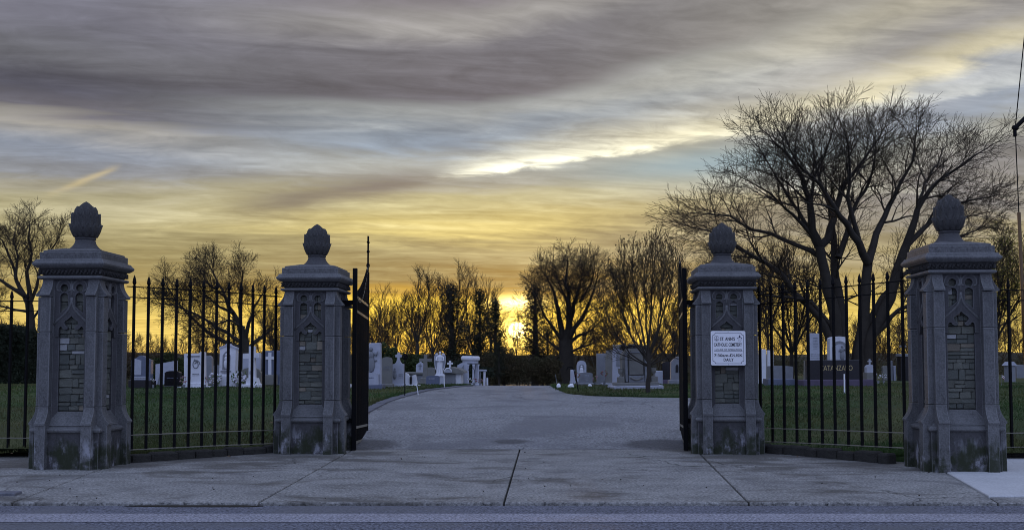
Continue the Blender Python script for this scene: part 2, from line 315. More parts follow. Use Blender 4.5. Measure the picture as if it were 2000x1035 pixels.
# ------------------------------------------------------------------ mesh helpers
class MB:
    def __init__(s): s.v = []; s.f = []
    def add(s, vs, fs):
        o = len(s.v); s.v.extend([tuple(p) for p in vs]); s.f.extend([tuple(i + o for i in f) for f in fs]); return s
    def box(s, c, size, rot=None, bev=0.0):
        x, y, z = size[0] / 2, size[1] / 2, size[2] / 2
        if bev:
            b = min(bev, x * .6, y * .6, z * .6); vs = []; idx = {}
            for sx in (-1, 1):
                for sy in (-1, 1):
                    for sz in (-1, 1):
                        for k, p in enumerate(((x, y - b, z - b), (x - b, y, z - b), (x - b, y - b, z))):
                            idx[(sx, sy, sz, k)] = len(vs); vs.append((p[0] * sx, p[1] * sy, p[2] * sz))
            fs = []
            I = lambda a, b_, c_, k: idx[(a, b_, c_, k)]
            for q in (-1, 1):
                fs.append([I(q, -1, -1, 0), I(q, 1, -1, 0), I(q, 1, 1, 0), I(q, -1, 1, 0)][::q])
                fs.append([I(-1, q, -1, 1), I(-1, q, 1, 1), I(1, q, 1, 1), I(1, q, -1, 1)][::q])
                fs.append([I(-1, -1, q, 2), I(1, -1, q, 2), I(1, 1, q, 2), I(-1, 1, q, 2)][::q])
            for a in (-1, 1):
                for b_ in (-1, 1):
                    fs.append([I(a, b_, -1, 0), I(a, b_, -1, 1), I(a, b_, 1, 1), I(a, b_, 1, 0)])
                    fs.append([I(a, -1, b_, 0), I(a, -1, b_, 2), I(a, 1, b_, 2), I(a, 1, b_, 0)])
                    fs.append([I(-1, a, b_, 1), I(-1, a, b_, 2), I(1, a, b_, 2), I(1, a, b_, 1)])
                    for c_ in (-1, 1): fs.append([I(a, b_, c_, 0), I(a, b_, c_, 1), I(a, b_, c_, 2)])
        else:
            vs = [(-x, -y, -z), (x, -y, -z), (x, y, -z), (-x, y, -z), (-x, -y, z), (x, -y, z), (x, y, z), (-x, y, z)]
            fs = [(0, 3, 2, 1), (4, 5, 6, 7), (0, 1, 5, 4), (1, 2, 6, 5), (2, 3, 7, 6), (3, 0, 4, 7)]
        out = []
        for p in vs:
            p = Vector(p)
            if rot is not None: p = rot @ p
            out.append((p.x + c[0], p.y + c[1], p.z + c[2]))
        return s.add(out, fs)
    def bar(s, a, b, w, h=None):
        a = Vector(a); b = Vector(b); d = b - a; q = d.to_track_quat('Y', 'Z').to_matrix()
        return s.box((a + b) / 2, (w, d.length, h or w), q)
    def tube(s, pts, rad, n=6, cap=True):
        pts = [Vector(p) for p in pts]; m = len(pts)
        if not hasattr(rad, '__len__'): rad = [rad] * m
        vs = []; fs = []; ref = None
        for i, p in enumerate(pts):
            t = (pts[min(i + 1, m - 1)] - pts[max(i - 1, 0)])
            if t.length < 1e-9: t = Vector((0, 0, 1))
            t.normalize()
            if ref is None: ref = t.orthogonal().normalized()
            ref = (ref - t * ref.dot(t));
            if ref.length < 1e-6: ref = t.orthogonal()
            ref.normalize(); bi = t.cross(ref)
            for k in range(n):
                a = 2 * math.pi * k / n
                vs.append(p + (ref * math.cos(a) + bi * math.sin(a)) * rad[i])
        for i in range(m - 1):
            for k in range(n):
                k2 = (k + 1) % n
                fs.append((i * n + k, i * n + k2, (i + 1) * n + k2, (i + 1) * n + k))
        if cap: fs.append(tuple(range(n))[::-1]); fs.append(tuple((m - 1) * n + k for k in range(n)))
        return s.add(vs, fs)
    def lathe(s, prof, n=16, c=(0, 0, 0), sx=1, sy=1, rot=0.0):
        vs = []; fs = []; m = len(prof)
        for r, z in prof:
            for k in range(n):
                a = 2 * math.pi * k / n + rot
                vs.append((c[0] + r * math.cos(a) * sx, c[1] + r * math.sin(a) * sy, c[2] + z))
        for i in range(m - 1):
            for k in range(n):
                k2 = (k + 1) % n
                fs.append((i * n + k, i * n + k2, (i + 1) * n + k2, (i + 1) * n + k))
        fs.append(tuple(range(n))[::-1]); fs.append(tuple((m - 1) * n + k for k in range(n)))
        return s.add(vs, fs)
    def sq(s, prof, c=(0, 0, 0)):      # profile swept round a square (half width, z)
        return s.lathe([(h * math.sqrt(2), z) for h, z in prof], 4, c, rot=math.pi / 4)
    def ell(s, c, r, n=8, m=5, rot=None):
        vs = []; fs = []
        for i in range(1, m):
            th = math.pi * i / m
            for k in range(n):
                a = 2 * math.pi * k / n
                vs.append(Vector((r[0] * math.sin(th) * math.cos(a), r[1] * math.sin(th) * math.sin(a), -r[2] * math.cos(th))))
        vs.append(Vector((0, 0, -r[2]))); vs.append(Vector((0, 0, r[2])))
        if rot is not None: vs = [rot @ v for v in vs]
        vs = [v + Vector(c) for v in vs]
        for i in range(m - 2):
            for k in range(n):
                k2 = (k + 1) % n
                fs.append((i * n + k, i * n + k2, (i + 1) * n + k2, (i + 1) * n + k))
        b, t = len(vs) - 2, len(vs) - 1
        for k in range(n):
            k2 = (k + 1) % n
            fs.append((b, k2, k)); fs.append((t, (m - 2) * n + k, (m - 2) * n + k2))
        return s.add(vs, fs)
    def ext(s, poly, y0, y1, axis='y'):  # polygon in x,z extruded along y (axis='x': polygon in y,z along x; 'z': x,y along z)
        n = len(poly); vs = []
        for w in (y0, y1):
            for a, b in poly:
                vs.append((a, w, b) if axis == 'y' else ((w, a, b) if axis == 'x' else (a, b, w)))
        fs = [tuple(range(n)), tuple(range(n, 2 * n))[::-1]]
        for k in range(n):
            k2 = (k + 1) % n
            fs.append((k, k2, n + k2, n + k)[::-1])
        return s.add(vs, fs)
    def mesh(s, name, m, smooth=False):
        me = D.meshes.new(name); me.from_pydata(s.v, [], s.f); me.update()
        if m: me.materials.append(m)
        if smooth: me.shade_smooth()
        return me
    def build(s, name, m, parent=None, smooth=False, loc=(0, 0, 0), rot=None):
        return link(name, s.mesh(name, m, smooth), parent, loc, rot)
def link(name, me, parent=None, loc=(0, 0, 0), rot=None, scale=None):
    o = D.objects.new(name, me); COL.objects.link(o); o.location = loc
    if rot: o.rotation_euler = rot
    if scale: o.scale = scale
    if parent: o.parent = parent
    return o
def npmesh(name, V, Fq, m, k):
    me = D.meshes.new(name); nf = len(Fq)
    me.vertices.add(len(V)); me.vertices.foreach_set('co', np.asarray(V, 'f').ravel())
    me.loops.add(nf * k); me.loops.foreach_set('vertex_index', np.asarray(Fq, 'i').ravel())
    me.polygons.add(nf); me.polygons.foreach_set('loop_start', np.arange(0, nf * k, k, dtype='i'))
    me.update(calc_edges=True); me.validate(); me.materials.append(m); return me
def tag(o, label=None, cat=None, group=None, kind=None):
    for k, v in (('label', label), ('category', cat), ('group', group), ('kind', kind)):
        if v: o[k] = v
    return o
def thing(name, loc, label, cat, group=None, rz=0.0):
    o = D.objects.new(name, None); COL.objects.link(o); o.location = loc; o.rotation_euler = (0, 0, rz); o.empty_display_size = .2
    return tag(o, label, cat, group)
def copy_tree(o, parent=None, skip=()):
    c = o.copy(); COL.objects.link(c)
    if parent: c.parent = parent
    for ch in KIDS(o):
        if ch.name.split('.')[0] in skip: continue
        copy_tree(ch, c, skip)
    return c
def KIDS(o): return [c for c in D.objects if c.parent == o] if o.parent is None or True else []

# ------------------------------------------------------------------ terrain
ZC = [(-100, 0), (18.4, 0), (19.3, 0), (22, .19), (25, .37), (30, .56), (35, .67), (39, .715), (42, .695), (50, .525), (60, .325), (80, -.09), (100, -.50), (150, -1.3), (300, -2.2), (900, -4), (4000, -8)]
ZR = [(-100, 0), (18.4, 0), (19.3, 0), (22, .19), (25, .37), (30, .56), (35, .67), (42, .70), (60, .61), (80, .50), (100, .38), (150, 0), (300, -1.0), (900, -3), (4000, -8)]
_zc = np.array(ZC); _zr = np.array(ZR)
def terr(x, y):
    x = np.asarray(x, float); y = np.asarray(y, float)
    a = np.interp(y, _zc[:, 0], _zc[:, 1]); b = np.interp(y, _zr[:, 0], _zr[:, 1])
    t = np.clip((x / np.maximum(y, 1) - .15) / .10, 0, 1); t = t * t * (3 - 2 * t)
    z = a * (1 - t) + b * t
    side = np.clip((np.abs(x) - 5.2) / 2.0, 0, 1) * np.clip((20.5 - y) / 2.5, 0, 1) * np.clip((y - 16.0) / 1.5, 0, 1)
    z = z + side * .10 * np.clip(1.5 - np.maximum(0, -x - 7.6), 0, 1)
    return z
def T(x, y): return float(terr(x, y))
def sheet(name, xs, ys, xl=None, xr=None, dz=0.0, m=None, fn=None):
    """ground sheet: rows at ys; columns spread between xl(y) and xr(y) (xs are 0..1) or at the xs themselves"""
    V = []; nx = len(xs)
    for y in ys:
        row = np.array(xs, float) if xl is None else xl(y) + (xr(y) - xl(y)) * np.array(xs)
        z = (terr(row, np.full(nx, y)) if fn is None else fn(row, y)) + dz
        V.append(np.stack([row, np.full(nx, y), z], 1))
    V = np.concatenate(V); ny = len(ys)
    i = np.arange(nx - 1)[None, :] + nx * np.arange(ny - 1)[:, None]
    Fq = np.stack([i, i + 1, i + 1 + nx, i + nx], -1).reshape(-1, 4)
    me = npmesh(name, V, Fq, m, 4); me.shade_smooth()
    o = link(name, me); tag(o, kind='structure'); return o
ycut = sorted(set([p[0] for p in ZC if p[0] > 15] + list(np.arange(19, 60, .5)) + list(np.arange(60, 160, 4)) + [180, 220, 300, 450, 900, 2000, 4000]))
xcut = sorted(set([round(s * v, 3) for s in (-1, 1) for v in list(np.arange(0, 40, 1.0)) + [45, 50, 60, 75, 100, 150, 250, 500, 1000, 2500]]))
ground = sheet('ground', xcut, [-2000, -200, -40, 0, 8, 14, 16.0, 17.0, 18.0, 18.4] + [y for y in ycut if y > 18.5], dz=-.14, m=M['soil'])

def tab(pts):
    a = np.array(pts); return lambda y: float(np.interp(y, a[:, 0], a[:, 1]))
road_l = tab([(19.2, -3.25), (21, -3.45), (25, -3.52), (28.6, -3.45), (32, -3.15), (36, -2.72), (39, -1.95), (41, -1.55), (44, -1.45), (52, -1.5), (60, -2.2)])
road_r = tab([(19.2, 3.45), (21, 4.6), (24, 5.4), (27, 6.0), (29.4, 6.3), (30.2, 6.2), (30.7, 5.4), (31.1, 3.9), (31.8, 2.6), (33, 1.95), (35, 1.75), (39, 1.66), (44, 1.75), (52, 2.2), (60, 3.5)])
ry = [19.305, 19.4] + [y for y in ycut if 19.4 < y <= 60]
sheet('drive', list(np.linspace(0, 1, 17)), sorted(set(ry + [30.2, 30.4, 30.7, 30.9, 31.1, 31.4, 31.8])), lambda y: road_l(y) - .30, lambda y: road_r(y) + .25, 0.0, M['asphalt'])
# rough stone gutter strip along the left side of the drive, two runs of small setts
gut = D.objects.new('gutter', None); COL.objects.link(gut); tag(gut, kind='structure')
rnd = random.Random(4)
setts = [MB().box((0, 0, 0), (1, 1, 1), bev=.06).mesh('sett', M['kerb']) for _ in range(1)]
y = 19.6
while y < 41:
    L = rnd.uniform(.28, .42)
    x0, x1 = road_l(y), road_l(y + L); a = -math.atan2(x1 - x0, L)
    for q in (0,):
        xx = (x0 + x1) / 2 - .17
        link('sett', setts[0], gut, (xx, y + L / 2, T(xx, y + L / 2) + .0 + rnd.uniform(-.006, .01)), (math.atan2(T(xx, y + L) - T(xx, y), L), 0, a), (.30, L - .03, .07))
    y += L
# lawns, 5 cm above the drive with a turned-down edge
lawn_top = .045
def lawn(name, xl, xr, ys, n=26, side=0):
    xs = list(np.linspace(0, 1, n) ** (2.2 if side > 0 else 1) if side > 0 else 1 - (np.linspace(1, 0, n) ** 2.2))
    def fn(row, y):
        z = terr(row, np.full(len(row), y)) + lawn_top
        b = np.array([mnoise.noise(Vector((float(v) * .25, y * .25, 2.0))) for v in row]) * .03
        z = z + b
        z[0 if side > 0 else -1] -= .14
        return z
    return sheet(name, xs, ys, xl, xr, 0, M['lawn'], fn)
fy0 = tab([(-40, 18.5), (-8, 18.5), (-7.2, 17.6), (-6.7, 16.9), (-3.7, 18.9)])
def lawn_front(x):             # where the fence stands
    x = abs(x)
    return float(np.interp(x, [3.2, 3.9, 6.7, 7.2, 8.4, 40], [19.2, 19.0, 16.9, 17.6, 18.2, 18.4]))
FR_X = [3.2, 3.9, 5.3, 6.7, 7.2, 8.0]
# left lawn: strips run from the fence
ysl = sorted(set([16.9, 17.2, 17.6, 18.0, 18.4, 18.7, 19.0, 19.2] + [y for y in ycut if 19.2 < y < 900]))
def lx_edge(y):
    if y < 19.0: return float(np.interp(y, [16.9, 18.0, 19.0], [-6.6, -5.15, -3.85]))
    return road_l(y) - .33
def lx_far(y):
    if y < 18.4: return float(np.interp(y, [16.9, 17.6, 18.4], [-7.0, -7.6, -60]))
    return -60 if y < 60 else -y
lawn('lawn', lx_far, lambda y: lx_edge(y) if y < 60 else -2.6, ysl, 34, -1)
def rx_edge(y):
    if y < 19.4: return float(np.interp(y, [16.6, 18.0, 19.0, 19.4], [6.6, 5.3, 4.6, 4.9]))
    return road_r(y)
def rx_far(y):
    if y < 17.8: return float(np.interp(y, [16.6, 17.2, 17.8], [7.0, 7.5, 60]))
    return 60 if y < 60 else y
lawn('lawn', lambda y: rx_edge(y) if y < 60 else 3.6, rx_far, sorted(set([16.6] + ysl + [30.2, 30.4, 30.7, 30.9, 31.1, 31.4, 31.8])), 34, 1)

# mown grass blades
rg = np.random.default_rng(3)
def blades(n, seed):
    r = np.random.default_rng(seed); out = []
    Y = 16.9 + (46 - 16.9) * r.random(n) ** 1.5; S = r.choice([-1, 1], n); X = np.empty(n)
    keep = np.ones(n, bool)
    for i in range(n):
        y = Y[i]
        if S[i] < 0: a, b = max(lx_far(y), -.56 * y - 1), lx_edge(y)
        else: a, b = rx_edge(y), min(rx_far(y), .56 * y + 1)
        if b <= a: keep[i] = False; continue
        X[i] = a + (b - a) * r.random()
    X = X[keep]; Y = Y[keep]; m = len(X)
    Z = terr(X, Y) + lawn_top - .01
    h = r.uniform(.03, .075, m) * (1 + .9 * (r.random(m) > .97)); w = r.uniform(.006, .012, m) * (Y / 20)
    an = r.uniform(0, 6.28, m); lx, ly = r.normal(0, .02, m), r.normal(0, .02, m)
    P0 = np.stack([X - w * np.cos(an), Y - w * np.sin(an), Z], 1); P1 = np.stack([X + w * np.cos(an), Y + w * np.sin(an), Z], 1)
    P2 = np.stack([X + lx, Y + ly, Z + h], 1)
    V = np.stack([P0, P1, P2], 1).reshape(-1, 3); Fq = np.arange(3 * m).reshape(-1, 3)
    return npmesh('grass', V, Fq, M['blade'], 3)
def edge_blades(n, seed):
    r = np.random.default_rng(seed); Y = r.uniform(19.6, 42, n); S = r.random(n) < .5
    X = np.array([(road_r(y) + r.normal(-.01, .05)) if s_ else (road_l(y) - .35 + r.normal(0, .03)) for y, s_ in zip(Y, S)])
    Z = terr(X, Y) - .01; h = r.uniform(.05, .13, n); w = r.uniform(.008, .018, n); an = r.uniform(0, 6.28, n)
    P0 = np.stack([X - w * np.cos(an), Y - w * np.sin(an), Z], 1); P1 = np.stack([X + w * np.cos(an), Y + w * np.sin(an), Z], 1); P2 = np.stack([X + r.normal(0, .04, n), Y + r.normal(0, .04, n), Z + h], 1)
    return npmesh('grass', np.stack([P0, P1, P2], 1).reshape(-1, 3), np.arange(3 * n).reshape(-1, 3), M['blade'], 3)
tag(link('grass', edge_blades(16000, 8)), 'ragged longer grass along both edges of the cemetery drive', 'grass', kind='stuff')
tag(link('grass', blades(170000, 5)), 'short green mown grass on the lawns behind the iron fence', 'grass', kind='stuff')

# wooded rise on the horizon
def hill_z(x, y, a): return a * (.55 + .45 * mnoise.noise(Vector((x * .008, 3.3, y * .01)))) + .9 * mnoise.noise(Vector((x * .11, 0, 1))) + .5 * mnoise.noise(Vector((x * .4, 0, 7)))
hv = MB()
hxs = list(np.arange(-420, 421, 1.6))
rows = [(300, -4, 0), (303, 0, .75), (308, 0, 1.0), (330, 0, 1.05), (380, -6, 0)]
for (yy, zb, k) in rows:
    for x in hxs: hv.v.append((x, yy + 3 * mnoise.noise(Vector((x * .05, yy, 0))), zb if k == 0 else -2.2 + k * (5.6 + hill_z(x, yy, 2.0))))
nh = len(hxs)
for j in range(len(rows) - 1):
    for i in range(nh - 1): hv.f.append((j * nh + i, j * nh + i + 1, (j + 1) * nh + i + 1, (j + 1) * nh + i))
tag(hv.build('hill', M['hill']), kind='structure')

# street, kerb line and pavement slabs
CURB = 11.93
st = sheet('street', list(np.linspace(-60, 60, 13)), [-30, 0, 5, 8, 10.5, CURB - .02], dz=-.035, m=M['street'], fn=lambda r, y: 0 * r)
pl = sheet('edge_line', list(np.linspace(-60, 60, 61)), [10.68, 11.28], dz=-.031, m=M['paint'], fn=lambda r, y: 0 * r)
walk = D.objects.new('pavement', None); COL.objects.link(walk); tag(walk, kind='structure')
tag(MB().box((0, 15.9, -.135), (44, 8.0, .15)).build('pavement_bed', M['soil']), kind='structure')
def slab(pts, m=M['concrete'], top=0.0, n=1):
    """pts: four corners (x, y) near-left, near-right, far-right, far-left, shrunk for the joint"""
    c = Vector((sum(p[0] for p in pts) / 4, sum(p[1] for p in pts) / 4)); g = .012
    q = []
    for p in pts:
        v = Vector(p) - c; q.append((p[0] - math.copysign(g, v.x), p[1] - math.copysign(g, v.y)))
    b = .010; mb = MB(); vs = []
    for p in q: vs.append((p[0], p[1], -.10))
    for p in q: vs.append((p[0], p[1], top - b))
    for p in q:
        v = Vector(p) - c; vs.append((p[0] - math.copysign(b, v.x), p[1] - math.copysign(b, v.y), top))
    fs = [(8, 9, 10, 11)]
    for k in range(4):
        k2 = (k + 1) % 4; fs += [(k, k2, 4 + k2, 4 + k), (4 + k, 4 + k2, 8 + k2, 8 + k)]
    mb.add(vs, fs); return mb.build('slab', m, walk)
Yn, Ym, Yf = CURB, 15.2, 19.30
def jx(xn, xf, y): return xn + (xf - xn) * (y - Yn) / (Yf - Yn)
J = [(-14.2, -15.0), (-10.0, -10.6), (-5.78, -6.7), (-2.93, -2.98), (-.095, .145), (2.74, 3.44), (5.62, 7.35)]
for a, b in zip(J[:-1], J[1:]):
    slab([(a[0], Yn), (b[0], Yn), (jx(*b, Ym), Ym), (jx(*a, Ym), Ym)])
    slab([(jx(*a, Ym), Ym), (jx(*b, Ym), Ym), (jx(*b, Yf), Yf), (jx(*a, Yf), Yf)])
a = J[-1]
Y1 = 12.45
slab([(jx(*a, Y1), Y1), (10.5, Y1), (11.5, 18.1), (jx(*a, 18.1), 18.1)], M['concrete_new'], .012)
slab([(a[0], Yn), (6.2, Yn), (6.35, Y1), (jx(*a, Y1), Y1)], top=-.004)
slab([(6.2, Yn), (10.5, Yn), (10.5, Y1 - .02), (6.35, Y1)], M['kerb'], .035)
# small broken kerb piece at the far left and a dark patch for a street hollow, its shade painted in
kp = at(15, 962, 12.6)
tag(MB().box((-6.35, 12.62, .012), (.62, .22, .05), Matrix.Rotation(.06, 3, 'Z'), .012).build('kerb_stone', M['kerb']), kind='structure')
pm = MB(); pts = [(-4.45, 11.86), (-3.9, 11.80), (-3.0, 11.80), (-2.86, 11.87), (-3.1, 11.915), (-4.3, 11.915)]
pm.ext([(p[0], p[1]) for p in pts][::-1], -.05, -.026, 'z'); tag(pm.build('hollow_shade_patch', M['soil']), kind='structure')

# ------------------------------------------------------------------ gate pillars
def curve_plate(outlines, depth, name, m):
    cu = D.curves.new(name, 'CURVE'); cu.dimensions = '2D'; cu.fill_mode = 'BOTH'; cu.extrude = depth / 2; cu.bevel_depth = .004
    for pts in outlines:
        s = cu.splines.new('POLY'); s.points.add(len(pts) - 1)
        for i, p in enumerate(pts): s.points[i].co = (p[0], p[1], 0, 1)
        s.use_cyclic_u = True
    ob = D.objects.new('tmp', cu); COL.objects.link(ob)
    me = D.meshes.new_from_object(ob.evaluated_get(bpy.context.evaluated_depsgraph_get())); D.objects.remove(ob)
    n = len(me.vertices); co = np.empty(n * 3, 'f'); me.vertices.foreach_get('co', co); co = co.reshape(-1, 3)
    me.vertices.foreach_set('co', np.stack([co[:, 0], -co[:, 2], co[:, 1]], 1).ravel()); me.update()
    me.name = name; me.materials.clear(); me.materials.append(m); return me
def arc(cx, cz, r, a0, a1, n=14):
    return [(cx + r * math.cos(R(a0 + (a1 - a0) * i / n)), cz + r * math.sin(R(a0 + (a1 - a0) * i / n))) for i in range(n + 1)]
def mirror(pts): return [(-x, z) for x, z in pts][::-1]
def pillar_meshes():
    P = {}
    P['plinth'] = MB().sq([(.535, -.12), (.535, .555)]).mesh('plinth', M['shade_granite'])
    P['roll'] = MB().sq([(.50, .545), (.545, .550), (.572, .567), (.580, .59), (.570, .617), (.54, .632), (.50, .64), (.44, .70)]).mesh('roll_moulding', M['granite'])
    core = MB()
    for sx in (-1, 1):
        for sy in (-1, 1): core.box((sx * .37, sy * .37, 1.775), (.15, .15, 2.31), bev=.006)
    P['core'] = core.mesh('corner_core', M['shade_granite'])
    P['heart'] = MB().box((0, 0, 1.75), (.655, .655, 2.3)).mesh('mortar_bed', M['mortar'])
    # buttress stones, profile in (y, z); outside is -y
    c0 = -.40
    def conc(p0, z0, p1, z1, n=6, k=1.0):
        return [(-(p0 + (p1 - p0) * (1 - (1 - t) ** 2)), z0 + (z1 - z0) * t) for t in [i / n for i in range(n + 1)]]
    # foot: lower shaft and weathering
    P['b_foot'] = MB().ext([(c0, -.12), (-.64, -.12), (-.64, .0), (-.635, .665), (-.655, .672), (-.657, .70)] + conc(.650, .705, .545, .945)[0:] + [(c0, .945)], -.0825, .0825, 'x').mesh('buttress_foot', M['granite'])
    P['b_low'] = MB().box((0, -.4725, 1.52), (.165, .145, 1.134), bev=.007).mesh('buttress_shaft', M['granite'])
    P['b_mid'] = MB().box((0, -.4725, 2.36), (.165, .145, .530), bev=.007).mesh('buttress_shaft', M['granite'])
    P['b_cap'] = MB().ext([(c0, 2.634), (-.552, 2.634), (-.585, 2.642), (-.590, 2.662)] + conc(.586, 2.668, .47, 2.895) + [(c0, 2.895)], -.0825, .0825, 'x').mesh('buttress_cap', M['granite'])
    # per face
    P['sill'] = MB().ext([(-.32, .66), (-.50, .66), (-.47, .70), (-.395, .868), (-.32, .868)], -.294, .294, 'x').mesh('sill', M['granite'])
    j = MB()
    for s in (-1, 1):
        pl_ = [(s * .296, -.444), (s * .212, -.398), (s * .212, -.325), (s * .296, -.325)]
        j.ext(pl_ if s < 0 else pl_[::-1], .70, 2.90, 'z')
    P['jamb'] = j.mesh('jamb', M['shade_granite'])
    half = [(.21, 2.02), (.21, 2.14), (.196, 2.168), (.17, 2.178), (.146, 2.166), (.135, 2.145), (.105, 2.128), (.066, 2.135), (.062, 2.160), (.085, 2.178), (.112, 2.20), (.12, 2.235), (.108, 2.262), (.078, 2.278), (.045, 2.300), (.018, 2.325), (0, 2.345)]
    outer = [(-.293, 2.895), (-.293, 2.02), (-.21, 2.02)] + [(-x, z) for x, z in half[1:]] + half[:-1][::-1] + [(.293, 2.02), (.293, 2.895)]
    light = [(-.196, 2.376), (-.196, 2.645), (-.18, 2.675), (-.15, 2.69), (-.126, 2.71), (-.10, 2.69), (-.072, 2.675), (-.056, 2.645), (-.056, 2.484), (-.12, 2.43)]
    foil = arc(-.128, 2.768, .066, -62, 242, 18)
    P['tracery'] = curve_plate([outer, light, mirror(light), foil, mirror(foil)], .044, 'tracery', M['shade_granite'])
    mo = MB(); Y0 = -.428
    def t3(pts, r, y=Y0): mo.tube([(x, y, z) for x, z in pts], r, 6)
    og = [(-.288, 2.205), (-.235, 2.262), (-.17, 2.318), (-.11, 2.368), (-.06, 2.425), (-.026, 2.49), (-.008, 2.56), (0, 2.62)]
    t3(og, .021); t3(mirror(og), .021); t3([(0, 2.60), (0, 2.89)], .019)
    for s in (-1, 1):
        t3(arc(s * .133, 2.775, .118, 200 if s > 0 else -20, -20 if s > 0 else 200, 16), .014)
        t3([(s * .285, 2.30), (s * .285, 2.74)], .012)
        t3([(s * .24, 2.735), (s * .195, 2.715)], .013, Y0 - .004); t3([(s * .02, 2.735), (s * .06, 2.715)], .013, Y0 - .004)
    P['mould'] = mo.mesh('tracery_moulding', M['granite'], True)
    # cap
    P['bead'] = MB().sq([(.43, 2.896), (.50, 2.899), (.522, 2.912), (.530, 2.930), (.518, 2.948), (.49, 2.956), (.44, 2.958)]).mesh('bead_course', M['granite'])
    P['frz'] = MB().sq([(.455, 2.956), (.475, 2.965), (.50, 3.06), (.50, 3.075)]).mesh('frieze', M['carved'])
    rr = random.Random(2); fz = MB()
    for f in range(4):
        q = Matrix.Rotation(f * math.pi / 2, 3, 'Z')
        for i in range(17):
            x = -.50 + i * .0625
            for (dx_, dz_, rx_, rz_, an) in ((0, 0, .030, .016, 30 if i % 2 else -30), (.02, .028, .018, .012, -40 if i % 2 else 40), (-.018, -.026, .017, .012, 60 if i % 2 else -60), (.005, .012, .012, .020, 0)):
                c = q @ Vector((x + dx_ + rr.uniform(-.004, .004), -.50 + rr.uniform(-.004, .004), 3.012 + dz_ + rr.uniform(-.004, .004)))
                fz.ell(c, (rx_, .022, rz_), 6, 4, q @ Matrix.Rotation(R(an), 3, 'Y'))
    P['fol'] = fz.mesh('frieze_foliage', M['carved'], True)
    P['corn'] = MB().sq([(.48, 3.066), (.535, 3.072), (.560, 3.092), (.580, 3.108), (.592, 3.130), (.588, 3.152), (.570, 3.166), (.545, 3.205), (.50, 3.212)]).mesh('cornice', M['granite'])
    P['slab'] = MB().sq([(.49, 3.205), (.508, 3.212), (.508, 3.312), (.503, 3.317), (.470, 3.319), (.470, 3.345), (.463, 3.350), (.235, 3.405)]).mesh('cap_slab', M['granite'])
    P['neck'] = MB().lathe([(.262, 3.385), (.262, 3.405), (.245, 3.415), (.215, 3.44), (.185, 3.475), (.165, 3.51), (.158, 3.545), (.150, 3.548), (.150, 3.553), (.164, 3.558), (.168, 3.575), (.162, 3.592), (.14, 3.60)], 28).mesh('finial_neck', M['shade_granite'], True)
    P['cone'] = MB().lathe([(.10, 3.585), (.172, 3.600), (.212, 3.65), (.226, 3.72), (.225, 3.80), (.212, 3.89), (.188, 3.97), (.150, 4.04), (.10, 4.10), (.05, 4.145), (.0, 4.17)][:-1] + [(.004, 4.172)], 28).mesh('pine_cone', M['carved'], True)  # body darker than the scales, painting shade into the gaps between them
    def scale_mesh(n, z0, z1, z2, r0, r1, r2, tip_out):
        mb = MB(); hw = math.pi / n * 1.0; rowsn = 6; vs = []; fs = []
        for i in range(rowsn + 1):
            t = i / rowsn; z = z0 + (z2 - z0) * t
            r = r0 + (r1 - r0) * math.sin(min(1, t * 1.15) * math.pi / 2) if t < .7 else r1 + (r2 + tip_out - r1) * ((t - .7) / .3)
            w = hw * (1.0 if t < .55 else max(.04, 1 - ((t - .55) / .45) ** 1.3))
            for kx, s_ in enumerate((-1, -.5, 0, .5, 1)):
                rr_ = r + (.014 if s_ == 0 else (.007 if abs(s_) < .9 else -.012))
                vs.append((rr_ * math.cos(w * s_), rr_ * math.sin(w * s_), z - (.012 * (abs(s_)) if t > .5 else 0)))
        for i in range(rowsn):
            for k in range(4): fs.append((i * 5 + k, i * 5 + k + 1, (i + 1) * 5 + k + 1, (i + 1) * 5 + k))
        o = len(vs)
        for i in range(rowsn + 1):
            for k in (0, 4):
                v = vs[i * 5 + k]; q = .72; vs.append((v[0] * q, v[1] * q, v[2]))
        for i in range(rowsn):
            fs.append((i * 5, (i + 1) * 5, o + 2 * (i + 1), o + 2 * i)); fs.append((i * 5 + 4, o + 2 * i + 1, o + 2 * (i + 1) + 1, (i + 1) * 5 + 4))
        fs.append((rowsn * 5, rowsn * 5 + 1, rowsn * 5 + 2, rowsn * 5 + 3, rowsn * 5 + 4, o + 2 * rowsn + 1, o + 2 * rowsn))
        return mb.add(vs, fs).mesh('scale', M['soot'], False)
    P['s1'] = (scale_mesh(12, 3.60, 3.72, 3.815, .175, .240, .245, .014), 12)
    P['s2'] = (scale_mesh(12, 3.74, 3.90, 3.985, .225, .222, .205, .016), 12)
    P['s3'] = (scale_mesh(10, 3.93, 4.03, 4.09, .195, .165, .120, .014), 10)
    return P
PM = pillar_meshes()
stone_meshes = []
rs = random.Random(11)
for k in range(5):
    mb = MB().box((0, 0, 0), (1, 1, 1), bev=.07)
    mb.v = [(x + rs.uniform(-.03, .03), y + (rs.uniform(-.18, .18) if y < 0 else 0), z + rs.uniform(-.04, .04)) for x, y, z in mb.v]
    stone_meshes.append(mb.mesh('stone', M['rubble']))
stone_warm = stone_meshes[0].copy(); stone_warm.materials[0] = M['rubble_warm']
stone_pale = stone_meshes[1].copy(); stone_pale.materials[0] = M['rubble_pale']
GP_ROT = -R(2.9)
